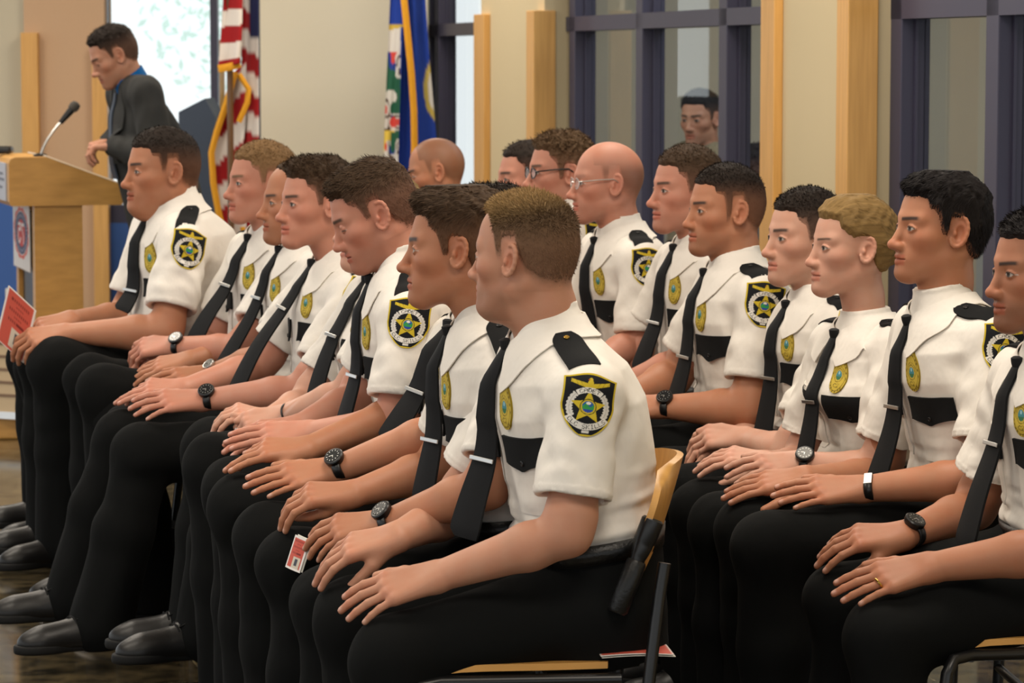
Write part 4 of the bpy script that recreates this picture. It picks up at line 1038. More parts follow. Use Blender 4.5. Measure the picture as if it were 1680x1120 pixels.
# ------------------------------------------------------------------ the seated people, near to far
hc = dict(dark=lin(38, 30, 25), brown=lin(66, 50, 36), mid=lin(84, 64, 44), lt=lin(122, 94, 62), blond=lin(128, 102, 62), sandy=lin(112, 88, 60), black=lin(26, 22, 22))
FRONT, REAR = 'cadets seated in the front row', 'cadets seated in the rear row'
PPL = [
 dict(key='F1', chx=.155, knot=(832, 562), D=5.88, hip=968, yaw=12, hyaw=-24, hpitch=1, k=1.03, group=FRONT, name='C. LINK', tietwist=.75, watch=[],
  label='nearest seated cadet, seen from behind his cheek, sandy thinning hair, hands on both knees', chair='beech chair with full curved back showing, under the nearest front row cadet',
  px=dict(neck=(882,548), head=(858,420), sL=(962,650), eL=(933,875,.25), wL=(716,946,.14), tL=(583,1002,.12), eR=(745,838,-.27), wR=(652,886,-.12), tR=(530,962,-.14), kL=(648,1080), kR=(583,1014)),
  tie=[(797,760), (786,820), (776,885)], hL='rest', hR='drape', hs=.985, face=dict(skin=SKIN['mid'], hairc=lin(88, 68, 48), jaw=1.08, fat=.4, wf=1.06, neck=1.12, stubble=.3, browd=.5,
   hair=dict(top=.006, side=.0015, tl=.012, sl=.004, n=16000, w=.0007, flow=(.35, 0, .25), tipc=lin(158, 128, 84), fade=.04, stand=.9, bang=.004, up=.008, temple=.030, fd=.005))),
 dict(key='F2', knot=(738, 540), D=6.22, hip=868, yaw=6, hyaw=-3, hpitch=1, group=FRONT, name='B. LAWE', tietwist=.6, watch=[('L', 'sport')],
  label='front row cadet beside the nearest man, thick brown hair, holding a red card', chair='beech chair under the second front row cadet, mostly hidden',
  px=dict(neck=(778,543), head=(748,408), sL=(850,640), eL=(800,800,.25), wL=(628,868,.10), tL=(556,898,.08), eR=(718,768,-.26), wR=(578,842,-.12), tR=(497,896,-.1), kL=(545,985), kR=(490,925)),
  tie=[(716,720), (710,770), (704,830)], hL='drape', hR='pinch', face=dict(skin=SKIN['tan'], hairc=hc['brown'], nose=1.12, browth=.0048, stubble=.08, browc=hc['dark']*.7,
   hair=dict(top=.018, side=.005, low=-.004, tl=.015, sl=.008, n=15000, w=.0007, flow=(.9, 0, -.15), sflow=(.15, 0, -.9), stand=.3, bang=.008, rand=.15, fade=.008))),
 dict(key='G', knot=(737, 530), D=6.78, hip=778, yaw=19, hyaw=5, group=FRONT, name='M. REGAN', watch=[('L', 'square')], tietwist=.6, hroll=0,
  label='front row cadet whose head is hidden behind the brown-haired cadet, big square black watch', chair='beech chair under the cadet with the square watch',
  px=dict(neck=(785,510), head=(799,397), sL=(828,585), eL=(745,700,.27), wL=(545,775,.12), tL=(414,832), eR=(683,668,-.27), wR=(502,762,-.12), tR=(378,800,-.14), kL=(440,880), kR=(405,833)),
  tie=[(688,645), (665,690), (645,730)], clip=.62, hL='flat', hR='point', face=dict(skin=SKIN['tan'], hairc=hc['dark'], hair=dict(top=.016, side=.006, n=6000))),
 dict(key='F3', knot=(607, 455), D=7.2, hip=716, yaw=7, hyaw=6, hpitch=24, k=1.02, group=FRONT, name='J. DOLAN', tietwist=.35,
  label='front row cadet with bowed head looking down, short brown hair', chair='beech chair under the cadet who looks down',
  px=dict(neck=(672,440), head=(612,352), sL=(672,520), eL=(648,700,.25), wL=(508,742,.12), tL=(428,772), eR=(585,655,-.25), wR=(490,728,-.08), tR=(432,756,-.06), kL=(392,805), kR=(358,768)),
  tie=[(580,620), (572,665), (566,705)], hL='flat', hR='rest', face=dict(skin=SKIN['red'], hairc=hc['brown'], shut=.85, stubble=.22, ear=1.08,
   hair=dict(top=.012, side=.0035, tl=.014, sl=.005, n=11000, w=.0008, flow=(.7, 0, .1), stand=.6, bang=.004, fade=.025))),
 dict(key='W', knot=(603, 455), D=7.75, hip=620, yaw=20, hyaw=10, k=.94, group=FRONT, fem=True, watch=[('L', 'elastic')], tietwist=.3,
  label='front row woman cadet hidden behind the man looking down, black hair elastic on her wrist', chair='beech chair under the woman with the hair elastic',
  px=dict(neck=(640,440), head=(622,368), sL=(640,500), eL=(575,645,.20), wL=(462,692,.06), tL=(382,712,.03), eR=(500,660,-.20), wR=(440,688,-.05), tR=(372,700,-.03), kL=(380,757), kR=(350,733), aL=(330,1012), aR=(318,995)),
  tie=[(556,555), (525,600), (518,660)], clip=.66, hL='clasp', hR='clasp', toe=-8, face=dict(skin=SKIN['fair'], hairc=hc['blond'], wf=.94, brow=.7, stubble=0,
   hair=dict(top=.014, side=.010, bun=True, noburn=True, n=800, tl=.03, sl=.03, w=.0006, rand=.04, mess=.06))),
 dict(key='F4', knot=(513, 430), D=8.3, hip=545, yaw=16, hyaw=24, group=FRONT, watch=[('L', 'dark')], tietwist=.35,
  label='front row cadet with spiky front hair and slight smile, black steel watch', chair='beech chair under the slightly smiling front row cadet',
  px=dict(neck=(540,418), head=(518,334), sL=(588,485), eL=(500,640,.25), wL=(330,672,.13), tL=(240,706), eR=(428,600,-.24), wR=(300,645,-.1), tR=(212,680,-.12), kL=(236,742), kR=(205,716), aL=(158,1000), aR=(115,955)),
  tie=[(455,515), (410,590), (388,650)], clip=.72, hL='rest', hR='point', face=dict(skin=SKIN['red'], hairc=hc['brown'], nose=.95, stubble=.05,
   hair=dict(top=.016, side=.004, tl=.012, sl=.004, n=9000, w=.0008, flow=(.6, 0, .3), stand=.7, bang=.008, fade=.02))),
 dict(key='F5', knot=(459, 408), D=8.8, hip=500, yaw=16, hyaw=14, group=FRONT, watch=[('L', 'silver')], tietwist=.35,
  label='front row cadet with receding hair behind the smiling one, silver watch', chair='beech chair under the cadet with receding hair',
  px=dict(neck=(500,400), head=(487,332), eL=(430,590,.25), wL=(345,622,.1), tL=(282,650), eR=(395,575,-.22), wR=(312,608,-.1), tR=(256,650), kL=(222,700), kR=(196,680)),
  tie=[(420,520), (375,580), (365,610)], clip=.72, hL='rest', hR='rest', face=dict(skin=SKIN['tan'], hairc=hc['brown'], nose=1.05, stubble=.25,
   hair=dict(top=.004, side=.003, up=.035, temple=.02, n=4000, w=.001, tl=.006))),
 dict(key='F6', knot=(408, 388), D=9.15, hip=448, yaw=24, hyaw=20, group=FRONT, watch=[('L', 'white')], tietwist=.35,
  label='front row cadet with blond crew cut in front of the national flag', chair='beech chair under the cadet with the blond crew cut',
  px=dict(neck=(432,378), head=(428,300), eL=(392,575,.25), wL=(285,580,.06), tL=(248,612,.02), eR=(348,560,-.22), wR=(290,592,-.04), tR=(255,608,-.02), kL=(172,642), kR=(150,622)),
  tie=[(372,478), (330,530), (322,562)], clip=.70, hL='clasp', hR='clasp', face=dict(skin=SKIN['red'], hairc=hc['lt'], nose=.95, stubble=.04,
   hair=dict(top=.008, side=.003, tl=.007, sl=.003, n=7000, w=.001, stand=1.0, fade=.025))),
 dict(key='F7', knot=(243, 352), D=9.6, hip=330, yaw=22, hyaw=20, k=1.12, group=FRONT, name='J. WAR', tietwist=.35, hs=1.10, girth=1.12, belly=.05, bw=1.06, leg=1.1,
  label='heavy front row cadet by the podium, dark crew cut, holding a red card', chair='beech chair under the heavy cadet by the podium',
  px=dict(neck=(272,348), head=(264,281), sL=(302,402), eL=(272,545,.27), wL=(108,547,.10), tL=(18,562,.06), eR=(205,525,-.22), wR=(118,525,-.08), tR=(30,548,-.06), kL=(98,602), kR=(80,594), aL=(104,872), aR=(88,850)),
  tie=[(222,470), (203,512)], hL='hold', hR='hold', face=dict(skin=SKIN['tan'], hairc=hc['dark'], fat=1.2, jaw=1.12, wf=1.06, nose=1.0, neck=1.15, stubble=.1,
   hair=dict(top=.007, side=.002, tl=.006, sl=.002, n=7000, w=.001, stand=1.2, fade=.035, up=-.004))),
 dict(key='F8', D=10.15, hip=318, yaw=20, hyaw=18, group=FRONT, hid=True,
  label='front row cadet almost hidden behind the heavy cadet, only nose and mouth showing', chair='beech chair under the almost hidden front row cadet',
  px=dict(neck=(284,378), head=(268,313), kL=(66,600), kR=(52,590), aL=(96,838), aR=(78,812)), face=dict(skin=SKIN['fair'], hairc=hc['brown'], hair=dict(n=1500))),
 # ---- rear row
 dict(key='R1', knot=(1672, 592), D=6.15, hip=1765, yaw=24, hyaw=28, hpitch=2, k=1.02, group=REAR, name='M. ALSCHW', ring=True, watch=[('R', 'sport')], tietwist=.2,
  label='rear row cadet cut off by the right edge of the photo, ring on his hand', chair='beech chair under the ringed cadet at the right edge',
  px=dict(neck=(1722,560), head=(1705,445), sL=(1800,640), eL=(1735,900,.26), wL=(1525,958,.14), tL=(1380,1002), eR=(1600,835,-.27), wR=(1480,888,-.10), tR=(1345,935,-.12), kL=(1452,1045), kR=(1385,985)),
  tie=[(1628,735), (1600,820), (1585,895)], clip=.62, hL='flat', hR='drape', face=dict(skin=SKIN['deep'], hairc=hc['black'], stubble=.4, hair=dict(top=.010, side=.003, n=4000, up=.0))),
 dict(key='R2',  knot=(1490, 522), D=6.75, hip=1612, yaw=19, hyaw=26, group=REAR, name='L. SANDY', watch=[('L', 'band')], tietwist=.35, hpitch=-2,
  label='rear row cadet with thick near-black hair, black fitness band on his wrist', chair='beech chair under the cadet with near-black hair',
  px=dict(neck=(1570,475), head=(1540,375), sL=(1640,560), eL=(1608,785,.25), wL=(1412,842,.13), tL=(1258,862), eR=(1440,785,-.25), wR=(1322,818,-.1), tR=(1212,838), kL=(1262,895), kR=(1232,868)),
  tie=[(1478,690), (1448,760), (1440,800)], clip=.62, hL='flat', hR='flat', face=dict(skin=SKIN['tan'], hairc=hc['black'], nose=1.05, ear=1.1, flare=30, stubble=.06, wf=.96,
   hair=dict(top=.016, side=.009, tl=.014, sl=.012, n=14000, w=.0008, flow=(.8, 0, -.25), sflow=(.1, 0, -.9), stand=.15, bang=.003, mess=.12, fd=0, rand=.14, mixs=0))),
 dict(key='R3', knot=(1372, 545), D=7.2, hip=1445, yaw=27, hyaw=24, k=.95, group=REAR, name='MARIST', fem=True, watch=[('L', 'white')], tietwist=.2,
  label='blond woman cadet in the rear row, hair pulled back into a bun', chair='beech chair under the blond woman cadet',
  px=dict(neck=(1428,498), head=(1395,405), sL=(1482,575), eL=(1440,775,.22), wL=(1308,812,.1), tL=(1212,842), eR=(1312,765,-.22), wR=(1258,792,-.08), tR=(1170,806), kL=(1185,862), kR=(1155,835)),
  tie=[(1345,650), (1322,725), (1315,790)], clip=.60, hL='rest', hR='drape', hs=.96, face=dict(skin=SKIN['fair'], hairc=hc['blond'], wf=.95, brow=.55, stubble=0, nose=.92, jaw=.92, neck=.88, browth=.0028, browc=hc['brown'],
   hair=dict(top=.014, side=.009, bun=True, noburn=True, n=900, tl=.03, sl=.03, w=.0005, rand=.03, mess=.06, fwd=-.0))),
 dict(key='R4', knot=(1292, 498), D=7.75, hip=1358, yaw=21, hyaw=28, group=REAR, name='T. LEE', tietwist=.35,
  label='young rear row cadet between the blond woman and the man with sideburns, hands clasped', chair='beech chair under the young cadet with clasped hands',
  px=dict(neck=(1345,480), head=(1320,390), eL=(1295,745,.24), wL=(1222,752,.04), tL=(1160,775,.0), eR=(1232,715,-.22), wR=(1212,742,-.05), tR=(1158,762,-.02), kL=(1122,810), kR=(1100,785)),
  tie=[(1270,620), (1255,720)], hL='clasp', hR='clasp', face=dict(skin=SKIN['fair'], hairc=hc['dark'], nose=1.05, stubble=.1,
   hair=dict(top=.009, side=.004, tl=.008, sl=.004, n=7000, w=.001, stand=.8, fade=.02))),
 dict(key='R5', knot=(1156, 445), D=8.15, hip=1232, yaw=13, hyaw=24, k=1.06, group=REAR, tietwist=.35, watch=[('L', 'sport')], girth=1.12, hs=1.0,
  label='rear row cadet with dark crew cut and long sideburns', chair='beech chair under the cadet with sideburns',
  px=dict(neck=(1215,418), head=(1188,345), sL=(1252,490), eL=(1228,672,.26), wL=(1082,698,.13), tL=(1000,725), eR=(1105,620,-.25), wR=(1040,668,-.1), tR=(980,700), kL=(940,760), kR=(920,740)),
  tie=[(1128,590), (1110,665)], hL='rest', hR='rest', hidR=True, face=dict(skin=SKIN['tan'], hairc=hc['dark'], stubble=.28, jaw=1.05, neck=1.1,
   hair=dict(top=.006, side=.002, tl=.007, sl=.002, n=8000, w=.0009, stand=1.1, fade=.035, burn=.022, mixs=.45))),
 dict(key='R6', knot=(1107, 405), D=8.65, hip=1160, yaw=22, hyaw=26, group=REAR, tietwist=.35,
  label='rear row cadet between the bald man in glasses and the man with sideburns', chair='beech chair under the cadet left of the man with sideburns',
  px=dict(neck=(1140,392), head=(1125,312), eL=(1130,590,.25), wL=(1000,640), eR=(1040,560,-.25), wR=(960,610)),
  tie=[(1072,530), (1052,610)], hidL=True, hidR=True, face=dict(skin=SKIN['red'], hairc=hc['brown'], nose=1.08, stubble=.18,
   hair=dict(top=.009, side=.004, tl=.008, sl=.004, n=6000, w=.0011, stand=.7, fade=.02))),
 dict(key='R7', knot=(977, 393), D=9.1, hip=1055, yaw=22, hyaw=14, k=1.02, group=REAR, name='J. NORRIS', glasses='thin', tietwist=.35,
  label='bald rear row cadet wearing thin rimless glasses', chair='beech chair under the bald cadet in glasses',
  px=dict(neck=(1015,372), head=(994,300), sL=(1055,430), eL=(1045,590,.25), eR=(950,560,-.25)), hidL=True, hidR=True,
  face=dict(skin=SKIN['red'], hairc=hc['brown'], nose=1.05, stubble=.2, browd=.3, hair=dict(bald=True, baldz=.03, dens=.55, fade=.05))),
 dict(key='R8', D=9.55, hip=985, yaw=22, hyaw=18, group=REAR, glasses='thick', hidL=True, hidR=True,
  label='rear row cadet with curly brown hair and dark framed glasses', chair='beech chair under the cadet in dark framed glasses',
  px=dict(neck=(938,350), head=(918,283)), face=dict(skin=SKIN['red'], hairc=hc['mid'], stubble=.1,
   hair=dict(top=.014, side=.006, tl=.012, sl=.006, n=6000, w=.0012, stand=.8, mess=.5, burn=.01))),
 dict(key='R9', D=10.0, hip=925, yaw=22, hyaw=20, group=REAR, hid=True,
  label='dark-haired rear row cadet left of the man in dark glasses, wood post behind his head', chair='beech chair under the dark-haired cadet by the wood post',
  px=dict(neck=(878,350), head=(864,294)), face=dict(skin=SKIN['red'], hairc=hc['dark'], hair=dict(top=.008, side=.004, n=3000, temple=.012))),
 dict(key='B', D=11.2, hip=768, yaw=20, hyaw=2, hpitch=12, k=1.04, group=REAR, hid=False, hidL=True, hidR=True,
  label='shaven-headed man looking down in front of the blue state flag', chair='beech chair under the shaven-headed man',
  px=dict(neck=(733,345), head=(714,282)), face=dict(skin=SKIN['tan'], hairc=hc['brown'], stubble=.2, hair=dict(bald=True, baldz=.2, dens=.5, fade=.03))),
]
for c in PPL:
    make_person(c)
WORLD = 1.3
LAMP = 60.0
# ------------------------------------------------------------------ the room
M['wall'] = mat('wall_paint', lin(214, 206, 186), rough=.9, spec=.15, bump=(60, one, .06, .003))
M['wallpier'] = mat('pier_paint', lin(198, 182, 148), rough=.9, spec=.15, bump=(60, one, .06, .003))
M['walltan'] = mat('tan_fabric_wall', lin(192, 160, 130), rough=.95, spec=.1, noise=(180, one, (.94, .94, .94), (1.05, 1.05, 1.05)))
M['wallcor'] = mat('corridor_paint', lin(150, 138, 112), rough=.95, spec=.1)
M['wallgrey'] = mat('grey_wall', lin(188, 180, 160), rough=.95, spec=.1)
M['oak'] = mat('oak_trim', lin(208, 160, 92), rough=.4, noise=(7, (9, 9, .5), (.88, .84, .76), (1.05, 1.03, 1)))
M['oak2'] = mat('oak_veneer', lin(196, 148, 80), rough=.42, noise=(6, (1.5, 6, 6), (.86, .83, .76), (1.06, 1.04, 1)))
M['violet'] = mat('violet_painted_metal', lin(60, 58, 77), rough=.45, spec=.4)
M['bluewall'] = mat('blue_panel', lin(66, 98, 160), rough=.8, spec=.2)
M['slate'] = mat('slate_panel', lin(56, 66, 82), rough=.6, spec=.3)
M['white'] = mat('white_plastic', lin(226, 224, 214), rough=.5)
M['ceil'] = mat('ceiling_tile', lin(220, 214, 202), rough=.95)
M['leaf'] = mat('leaves_painted_sunlit', lin(232, 246, 238), rough=.8, noise=(2.5, one, (.85, .93, .9), (1, 1, 1)))  # near-white leaf colour stands in for the strong daylight outside
M['bark'] = mat('bark', lin(120, 110, 95), rough=.9)
M['poleb'] = mat('brown_pole', lin(96, 66, 38), rough=.4)
M['flag'] = mat('flag_nylon', rough=.75, spec=.2, attr=True)
M['fringe'] = mat('gold_fringe', lin(214, 150, 22), rough=.8, bump=(120, (1, 1, .2), .6, .01))
M['foam'] = mat('mic_foam', lin(70, 66, 60), rough=.9)
M['khaki'] = mat('khaki_cotton', lin(128, 116, 92), rough=.9); M['greyc'] = mat('grey_cotton', lin(96, 98, 104), rough=.9)
# polished stone floor
fm = bpy.data.materials.new('polished_stone_floor'); fm.use_nodes = True; M['floor'] = fm
nt = fm.node_tree; b = nt.nodes['Principled BSDF']; tc = nt.nodes.new('ShaderNodeTexCoord')
mp = nt.nodes.new('ShaderNodeMapping'); mp.inputs['Rotation'].default_value = (0, 0, math.radians(-14)); mp.inputs['Location'].default_value = (.1, .18, 0)
nt.links.new(tc.outputs['Object'], mp.inputs['Vector'])
br = nt.nodes.new('ShaderNodeTexBrick'); br.offset = 0; br.inputs['Scale'].default_value = 1; br.inputs['Brick Width'].default_value = .61; br.inputs['Row Height'].default_value = .61
br.inputs['Mortar Size'].default_value = .003; br.inputs['Color1'].default_value = (*lin(104, 92, 70), 1); br.inputs['Color2'].default_value = (*lin(76, 68, 52), 1); br.inputs['Mortar'].default_value = (*lin(150, 138, 110), 1); br.inputs['Bias'].default_value = .1
nt.links.new(mp.outputs['Vector'], br.inputs['Vector'])
n1 = nt.nodes.new('ShaderNodeTexNoise'); n1.inputs['Scale'].default_value = 16; n1.inputs['Detail'].default_value = 6
r1 = nt.nodes.new('ShaderNodeValToRGB'); r1.color_ramp.elements[0].position = .36; r1.color_ramp.elements[0].color = (.35, .36, .38, 1); r1.color_ramp.elements[1].position = .66; r1.color_ramp.elements[1].color = (1.25, 1.2, 1.05, 1)
nt.links.new(tc.outputs['Object'], n1.inputs['Vector']); nt.links.new(n1.outputs['Fac'], r1.inputs['Fac'])
mx = nt.nodes.new('ShaderNodeMix'); mx.data_type = 'RGBA'; mx.blend_type = 'MULTIPLY'; mx.inputs['Factor'].default_value = 1
nt.links.new(br.outputs['Color'], mx.inputs['A']); nt.links.new(r1.outputs['Color'], mx.inputs['B']); nt.links.new(mx.outputs['Result'], b.inputs['Base Color'])
b.inputs['Roughness'].default_value = .09; b.inputs['Specular IOR Level'].default_value = .6
n2 = nt.nodes.new('ShaderNodeTexNoise'); n2.inputs['Scale'].default_value = 7; bp = nt.nodes.new('ShaderNodeBump'); bp.inputs['Strength'].default_value = .05; bp.inputs['Distance'].default_value = .02
nt.links.new(n2.outputs['Fac'], bp.inputs['Height']); nt.links.new(bp.outputs['Normal'], b.inputs['Normal'])
# window glass: clear with its own surface reflection
gm = bpy.data.materials.new('window_glass'); gm.use_nodes = True; M['glass'] = gm; nt = gm.node_tree; nt.nodes.remove(nt.nodes['Principled BSDF'])
tr = nt.nodes.new('ShaderNodeBsdfTransparent'); tr.inputs['Color'].default_value = (.95, .97, .97, 1); gl = nt.nodes.new('ShaderNodeBsdfGlossy'); gl.inputs['Roughness'].default_value = .0
fr = nt.nodes.new('ShaderNodeFresnel'); fr.inputs['IOR'].default_value = 1.5; ms = nt.nodes.new('ShaderNodeMixShader')
ge = nt.nodes.new('ShaderNodeNewGeometry'); sb = nt.nodes.new('ShaderNodeMath'); sb.operation = 'SUBTRACT'; sb.inputs[0].default_value = 1; nt.links.new(ge.outputs['Backfacing'], sb.inputs[1]); ml = nt.nodes.new('ShaderNodeMath'); ml.operation = 'MULTIPLY'; nt.links.new(fr.outputs['Fac'], ml.inputs[0]); nt.links.new(sb.outputs[0], ml.inputs[1]); nt.links.new(ml.outputs[0], ms.inputs['Fac']); nt.links.new(tr.outputs[0], ms.inputs[1]); nt.links.new(gl.outputs[0], ms.inputs[2]); nt.links.new(ms.outputs[0], nt.nodes['Material Output'].inputs['Surface'])

def struct(mb, name, m, parent=None, smooth=False, col=False):
    o = mb.build(name, m, parent, smooth, col)
    if parent is None: o['kind'] = 'structure'
    return o
def thing_struct(name):
    o = empty(name); o['kind'] = 'structure'; return o
YB = 17.0
def X_at(px, Y): return (px-840)/FPX*Y*cp*1.0+0*(Y)
mb = MB(); mb.box((0, 8, -.05), (24, 40, .1)); struct(mb, 'floor', M['floor'])
mb = MB(); mb.box((-.5, 8, 3.5), (16, 30, .1)); struct(mb, 'ceiling', M['ceil'])
# right wall: line through P0 along t (towards the camera), n points into the room
P0 = A(.252, 14.0); tv_ = A(.2358, -.9718); nv_ = A(-.9718, -.2358)
Rwall = np.array([[tv_[0], -nv_[0], 0], [tv_[1], -nv_[1], 0], [0, 0, 1]])    # columns: along, into wall, up
def s_at(px, off):       # distance along the wall line (offset off into the room) where the sight line of column px meets it
    q = P0+nv_*off; d = A((px-840)/FPX/cp, 1.0)
    m = np.array([[tv_[0], -d[0]], [tv_[1], -d[1]]]); sol = np.linalg.solve(m, -q); return sol[0]
def wbox(mb, s0, s1, o0, o1, z0, z1, bev=0):
    c2 = P0+tv_*(s0+s1)/2+nv_*(o0+o1)/2
    mb.box((c2[0], c2[1], (z0+z1)/2), (abs(s1-s0), abs(o1-o0), z1-z0), Rwall, bev)
ZT = 3.45
pier = [(s_at(790, .10), s_at(893, .10)), (s_at(1262, .10), s_at(1408, .10))]
far0 = s_at(690, 0)
win = [(far0, pier[0][0]), (pier[0][1], pier[1][0]), (pier[1][1], pier[1][1]+3.6)]
for i, (a_, b_) in enumerate(pier):
    mb = MB(); wbox(mb, a_, b_, -.12, .10, 0, ZT); struct(mb, 'wall_right' if i == 0 else 'wall_right_pier', M['wallpier'])
mb = MB(); wbox(mb, win[2][1], win[2][1]+3, -.12, .10, 0, ZT); struct(mb, 'wall_right_near', M['wallpier'])
def post(name, s0, s1, o0, o1, ztop):
    mb = MB(); wbox(mb, s0, s1, o0, o1, 0, ztop, .004); return struct(mb, name, M['oak'])
ZP = 1.83
post('trim_1', pier[0][0]-.02, pier[0][0]+.20, .10, .135, ZP); post('trim_2', pier[0][1]-.13, pier[0][1]+.012, .05, .155, ZP)
post('trim_3', pier[1][0]-.02, pier[1][0]+.13, .10, .135, ZP); post('trim_4', pier[1][1]-.10, pier[1][1]+.012, .045, .150, 2.6)
mb = MB(); wbox(mb, pier[1][1]-.16, pier[1][1]-.10, .10, .125, 0, 2.6, .003); struct(mb, 'trim_5', M['oak'])
mull_px = {1: [1041, 1176], 2: [1610]}
for i, (a_, b_) in enumerate(win):
    w_ = thing_struct('window_%d' % (i+1))
    f = MB(); fw = .10
    ms_ = [s_at(697, 0), s_at(714, 0)] if i == 0 else [a_+(.06 if i == 1 else .0)]+[s_at(p, 0) for p in mull_px.get(i, [])]+([a_+2.1, a_+2.9] if i == 2 else [])+([] if i == 0 else [b_-fw])
    for s in ms_: wbox(f, s, s+fw, -.10, 0, 0, ZT, .004)
    for s in ms_: wbox(f, s+fw, s+fw+.012, -.055, -.045, 0, ZT)
    for (z0, z1) in ((.0, .12), (1.735, 1.80), (2.9, 3.0)): wbox(f, a_, b_, -.10, .0, z0, z1)
    f.build('window_frame', M['violet'], w_)
    for k in range(len(ms_)-(0 if i == 0 else 1)):
        for (z0, z1) in ((.12, 1.735), (1.80, 2.9)):
            g = MB(); wbox(g, ms_[k]+fw, ms_[k+1] if k+1 < len(ms_) else b_, -.084, -.078, z0, z1); g.build('window_pane', M['glass'], w_)
# room behind the right-hand glass
q0 = P0+nv_*(-2.4)
mb = MB(); c2 = P0+tv_*2.2+nv_*(-2.6); mb.box((c2[0], c2[1], 1.75), (7.0, .1, 3.5), Rwall); struct(mb, 'wall_corridor', M['wallcor'])
mb = MB(); c2 = P0+tv_*(-1.15)+nv_*(-1.4); mb.box((c2[0], c2[1], 1.75), (.1, 2.5, 3.5), Rwall); struct(mb, 'wall_corridor_end', M['wall'])
mb = MB()
for s in (.2, 1.3, 2.6, 3.9): 
    c2 = P0+tv_*s+nv_*(-2.53); mb.box((c2[0], c2[1], 1.2), (.14, .05, 2.4), Rwall, .004)
struct(mb, 'trim_6', M['oak'])
# back wall
def bx(mb, p0, p1, y0, y1, z0, z1, bev=0):
    x0, x1 = X_at(p0, y0), X_at(p1, y0); mb.box(((x0+x1)/2, (y0+y1)/2, (z0+z1)/2), (x1-x0, y1-y0, z1-z0), None, bev)
mb = MB(); bx(mb, 427, 702, YB-.35, YB+.2, 0, ZT); struct(mb, 'wall_back', M['wall'])
mb = MB(); bx(mb, 421, 428, YB-.34, YB+.1, 0, ZT); struct(mb, 'trim_7', M['slate'])
mb = MB(); bx(mb, 40, 172, YB-.10, YB+.2, 0, ZT); struct(mb, 'wall_back_tan', M['walltan'])
mb = MB(); bx(mb, -420, 42, YB-.06, YB+.2, 0, ZT); struct(mb, 'wall_left', M['wallgrey'])
mb = MB(); bx(mb, 34, 62, YB-.16, YB-.06, 0, 1.755, .004); struct(mb, 'trim_8', M['oak'])
mb = MB(); bx(mb, 150, 175, YB-.16, YB-.08, 0, 1.69, .004); struct(mb, 'trim_9', M['oak'])
w_ = thing_struct('window_4'); f = MB()
bx(f, 172, 176, YB, YB+.1, 0, ZT); bx(f, 345, 357, YB, YB+.1, 0, ZT); bx(f, 172, 428, YB, YB+.1, .70, .80); bx(f, 172, 428, YB, YB+.1, 2.6, 2.7)
f.build('window_frame', M['violet'], w_); g = MB(); bx(g, 176, 345, YB+.04, YB+.046, .8, 2.6); g.build('window_pane', M['glass'], w_); g = MB(); bx(g, 357, 428, YB+.04, YB+.046, .8, 2.6); g.build('window_pane', M['glass'], w_)
mb = MB(); bx(mb, 172, 428, YB-.02, YB+.1, 0, .70); struct(mb, 'wall_under_window', M['bluewall'])
mb = MB(); bx(mb, 357, 368, YB+.3, YB+.34, 0, 1.72); struct(mb, 'trim_10', M['oak'])
mb = MB(); bx(mb, -420, 56, YB-.14, YB-.06, .0, .86); struct(mb, 'wall_left_panel', M['bluewall'])
mb = MB(); bx(mb, 3, 14, YB-.155, YB-.14, .23, .345, .003); o = mb.build('light_switch', M['white']); tag(o, 'white wall switch plate on the blue panel left of the podium', 'switch')
mb = MB(); bx(mb, 6.5, 10.5, YB-.162, YB-.155, .275, .30, .002); mb.build('toggle', M['white'], o)
# trees outside
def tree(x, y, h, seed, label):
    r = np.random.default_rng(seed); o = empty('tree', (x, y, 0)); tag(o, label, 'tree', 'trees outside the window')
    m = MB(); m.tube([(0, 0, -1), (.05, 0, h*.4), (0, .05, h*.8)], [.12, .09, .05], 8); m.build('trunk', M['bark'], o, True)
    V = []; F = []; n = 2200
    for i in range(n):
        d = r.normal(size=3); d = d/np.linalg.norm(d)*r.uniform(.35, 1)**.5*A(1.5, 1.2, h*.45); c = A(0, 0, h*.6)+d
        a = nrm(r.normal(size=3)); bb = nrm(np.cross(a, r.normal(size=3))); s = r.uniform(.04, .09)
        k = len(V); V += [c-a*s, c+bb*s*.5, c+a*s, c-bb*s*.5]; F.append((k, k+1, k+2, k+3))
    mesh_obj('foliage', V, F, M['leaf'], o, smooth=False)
tree(-3.0, 34, 6.5, 1, 'leafy tree, daylight painted into its pale leaves, outside the window, behind the standing man'); tree(-5.2, 30, 7.5, 2, 'pale leafy tree outside at the left edge of the bright window')
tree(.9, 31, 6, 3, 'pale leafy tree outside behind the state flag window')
# slate equipment cabinet
pY = 15.95; mb = MB(); x0, x1 = X_at(292, pY), X_at(352, pY); z1, z0 = 1.6-.058*pY/5*1.0, 0
mb.prism([(x0, 0), (x1, 0), (x1, 1.31), (x0+(x1-x0)*.72, 1.405), (x0, 1.335)], (1, 0, 0), (0, 0, 1), (0, .5, 0), (0, pY, 0))
o = mb.build('equipment_cart', M['slate']); tag(o, 'slate blue equipment cabinet with slanted top behind the standing man', 'cabinet')
mb = MB(); mb.box(((x0+x1)/2, pY-.005, .62), (x1-x0-.01, .012, .012)); mb.build('seam', M['blackplastic'], o)

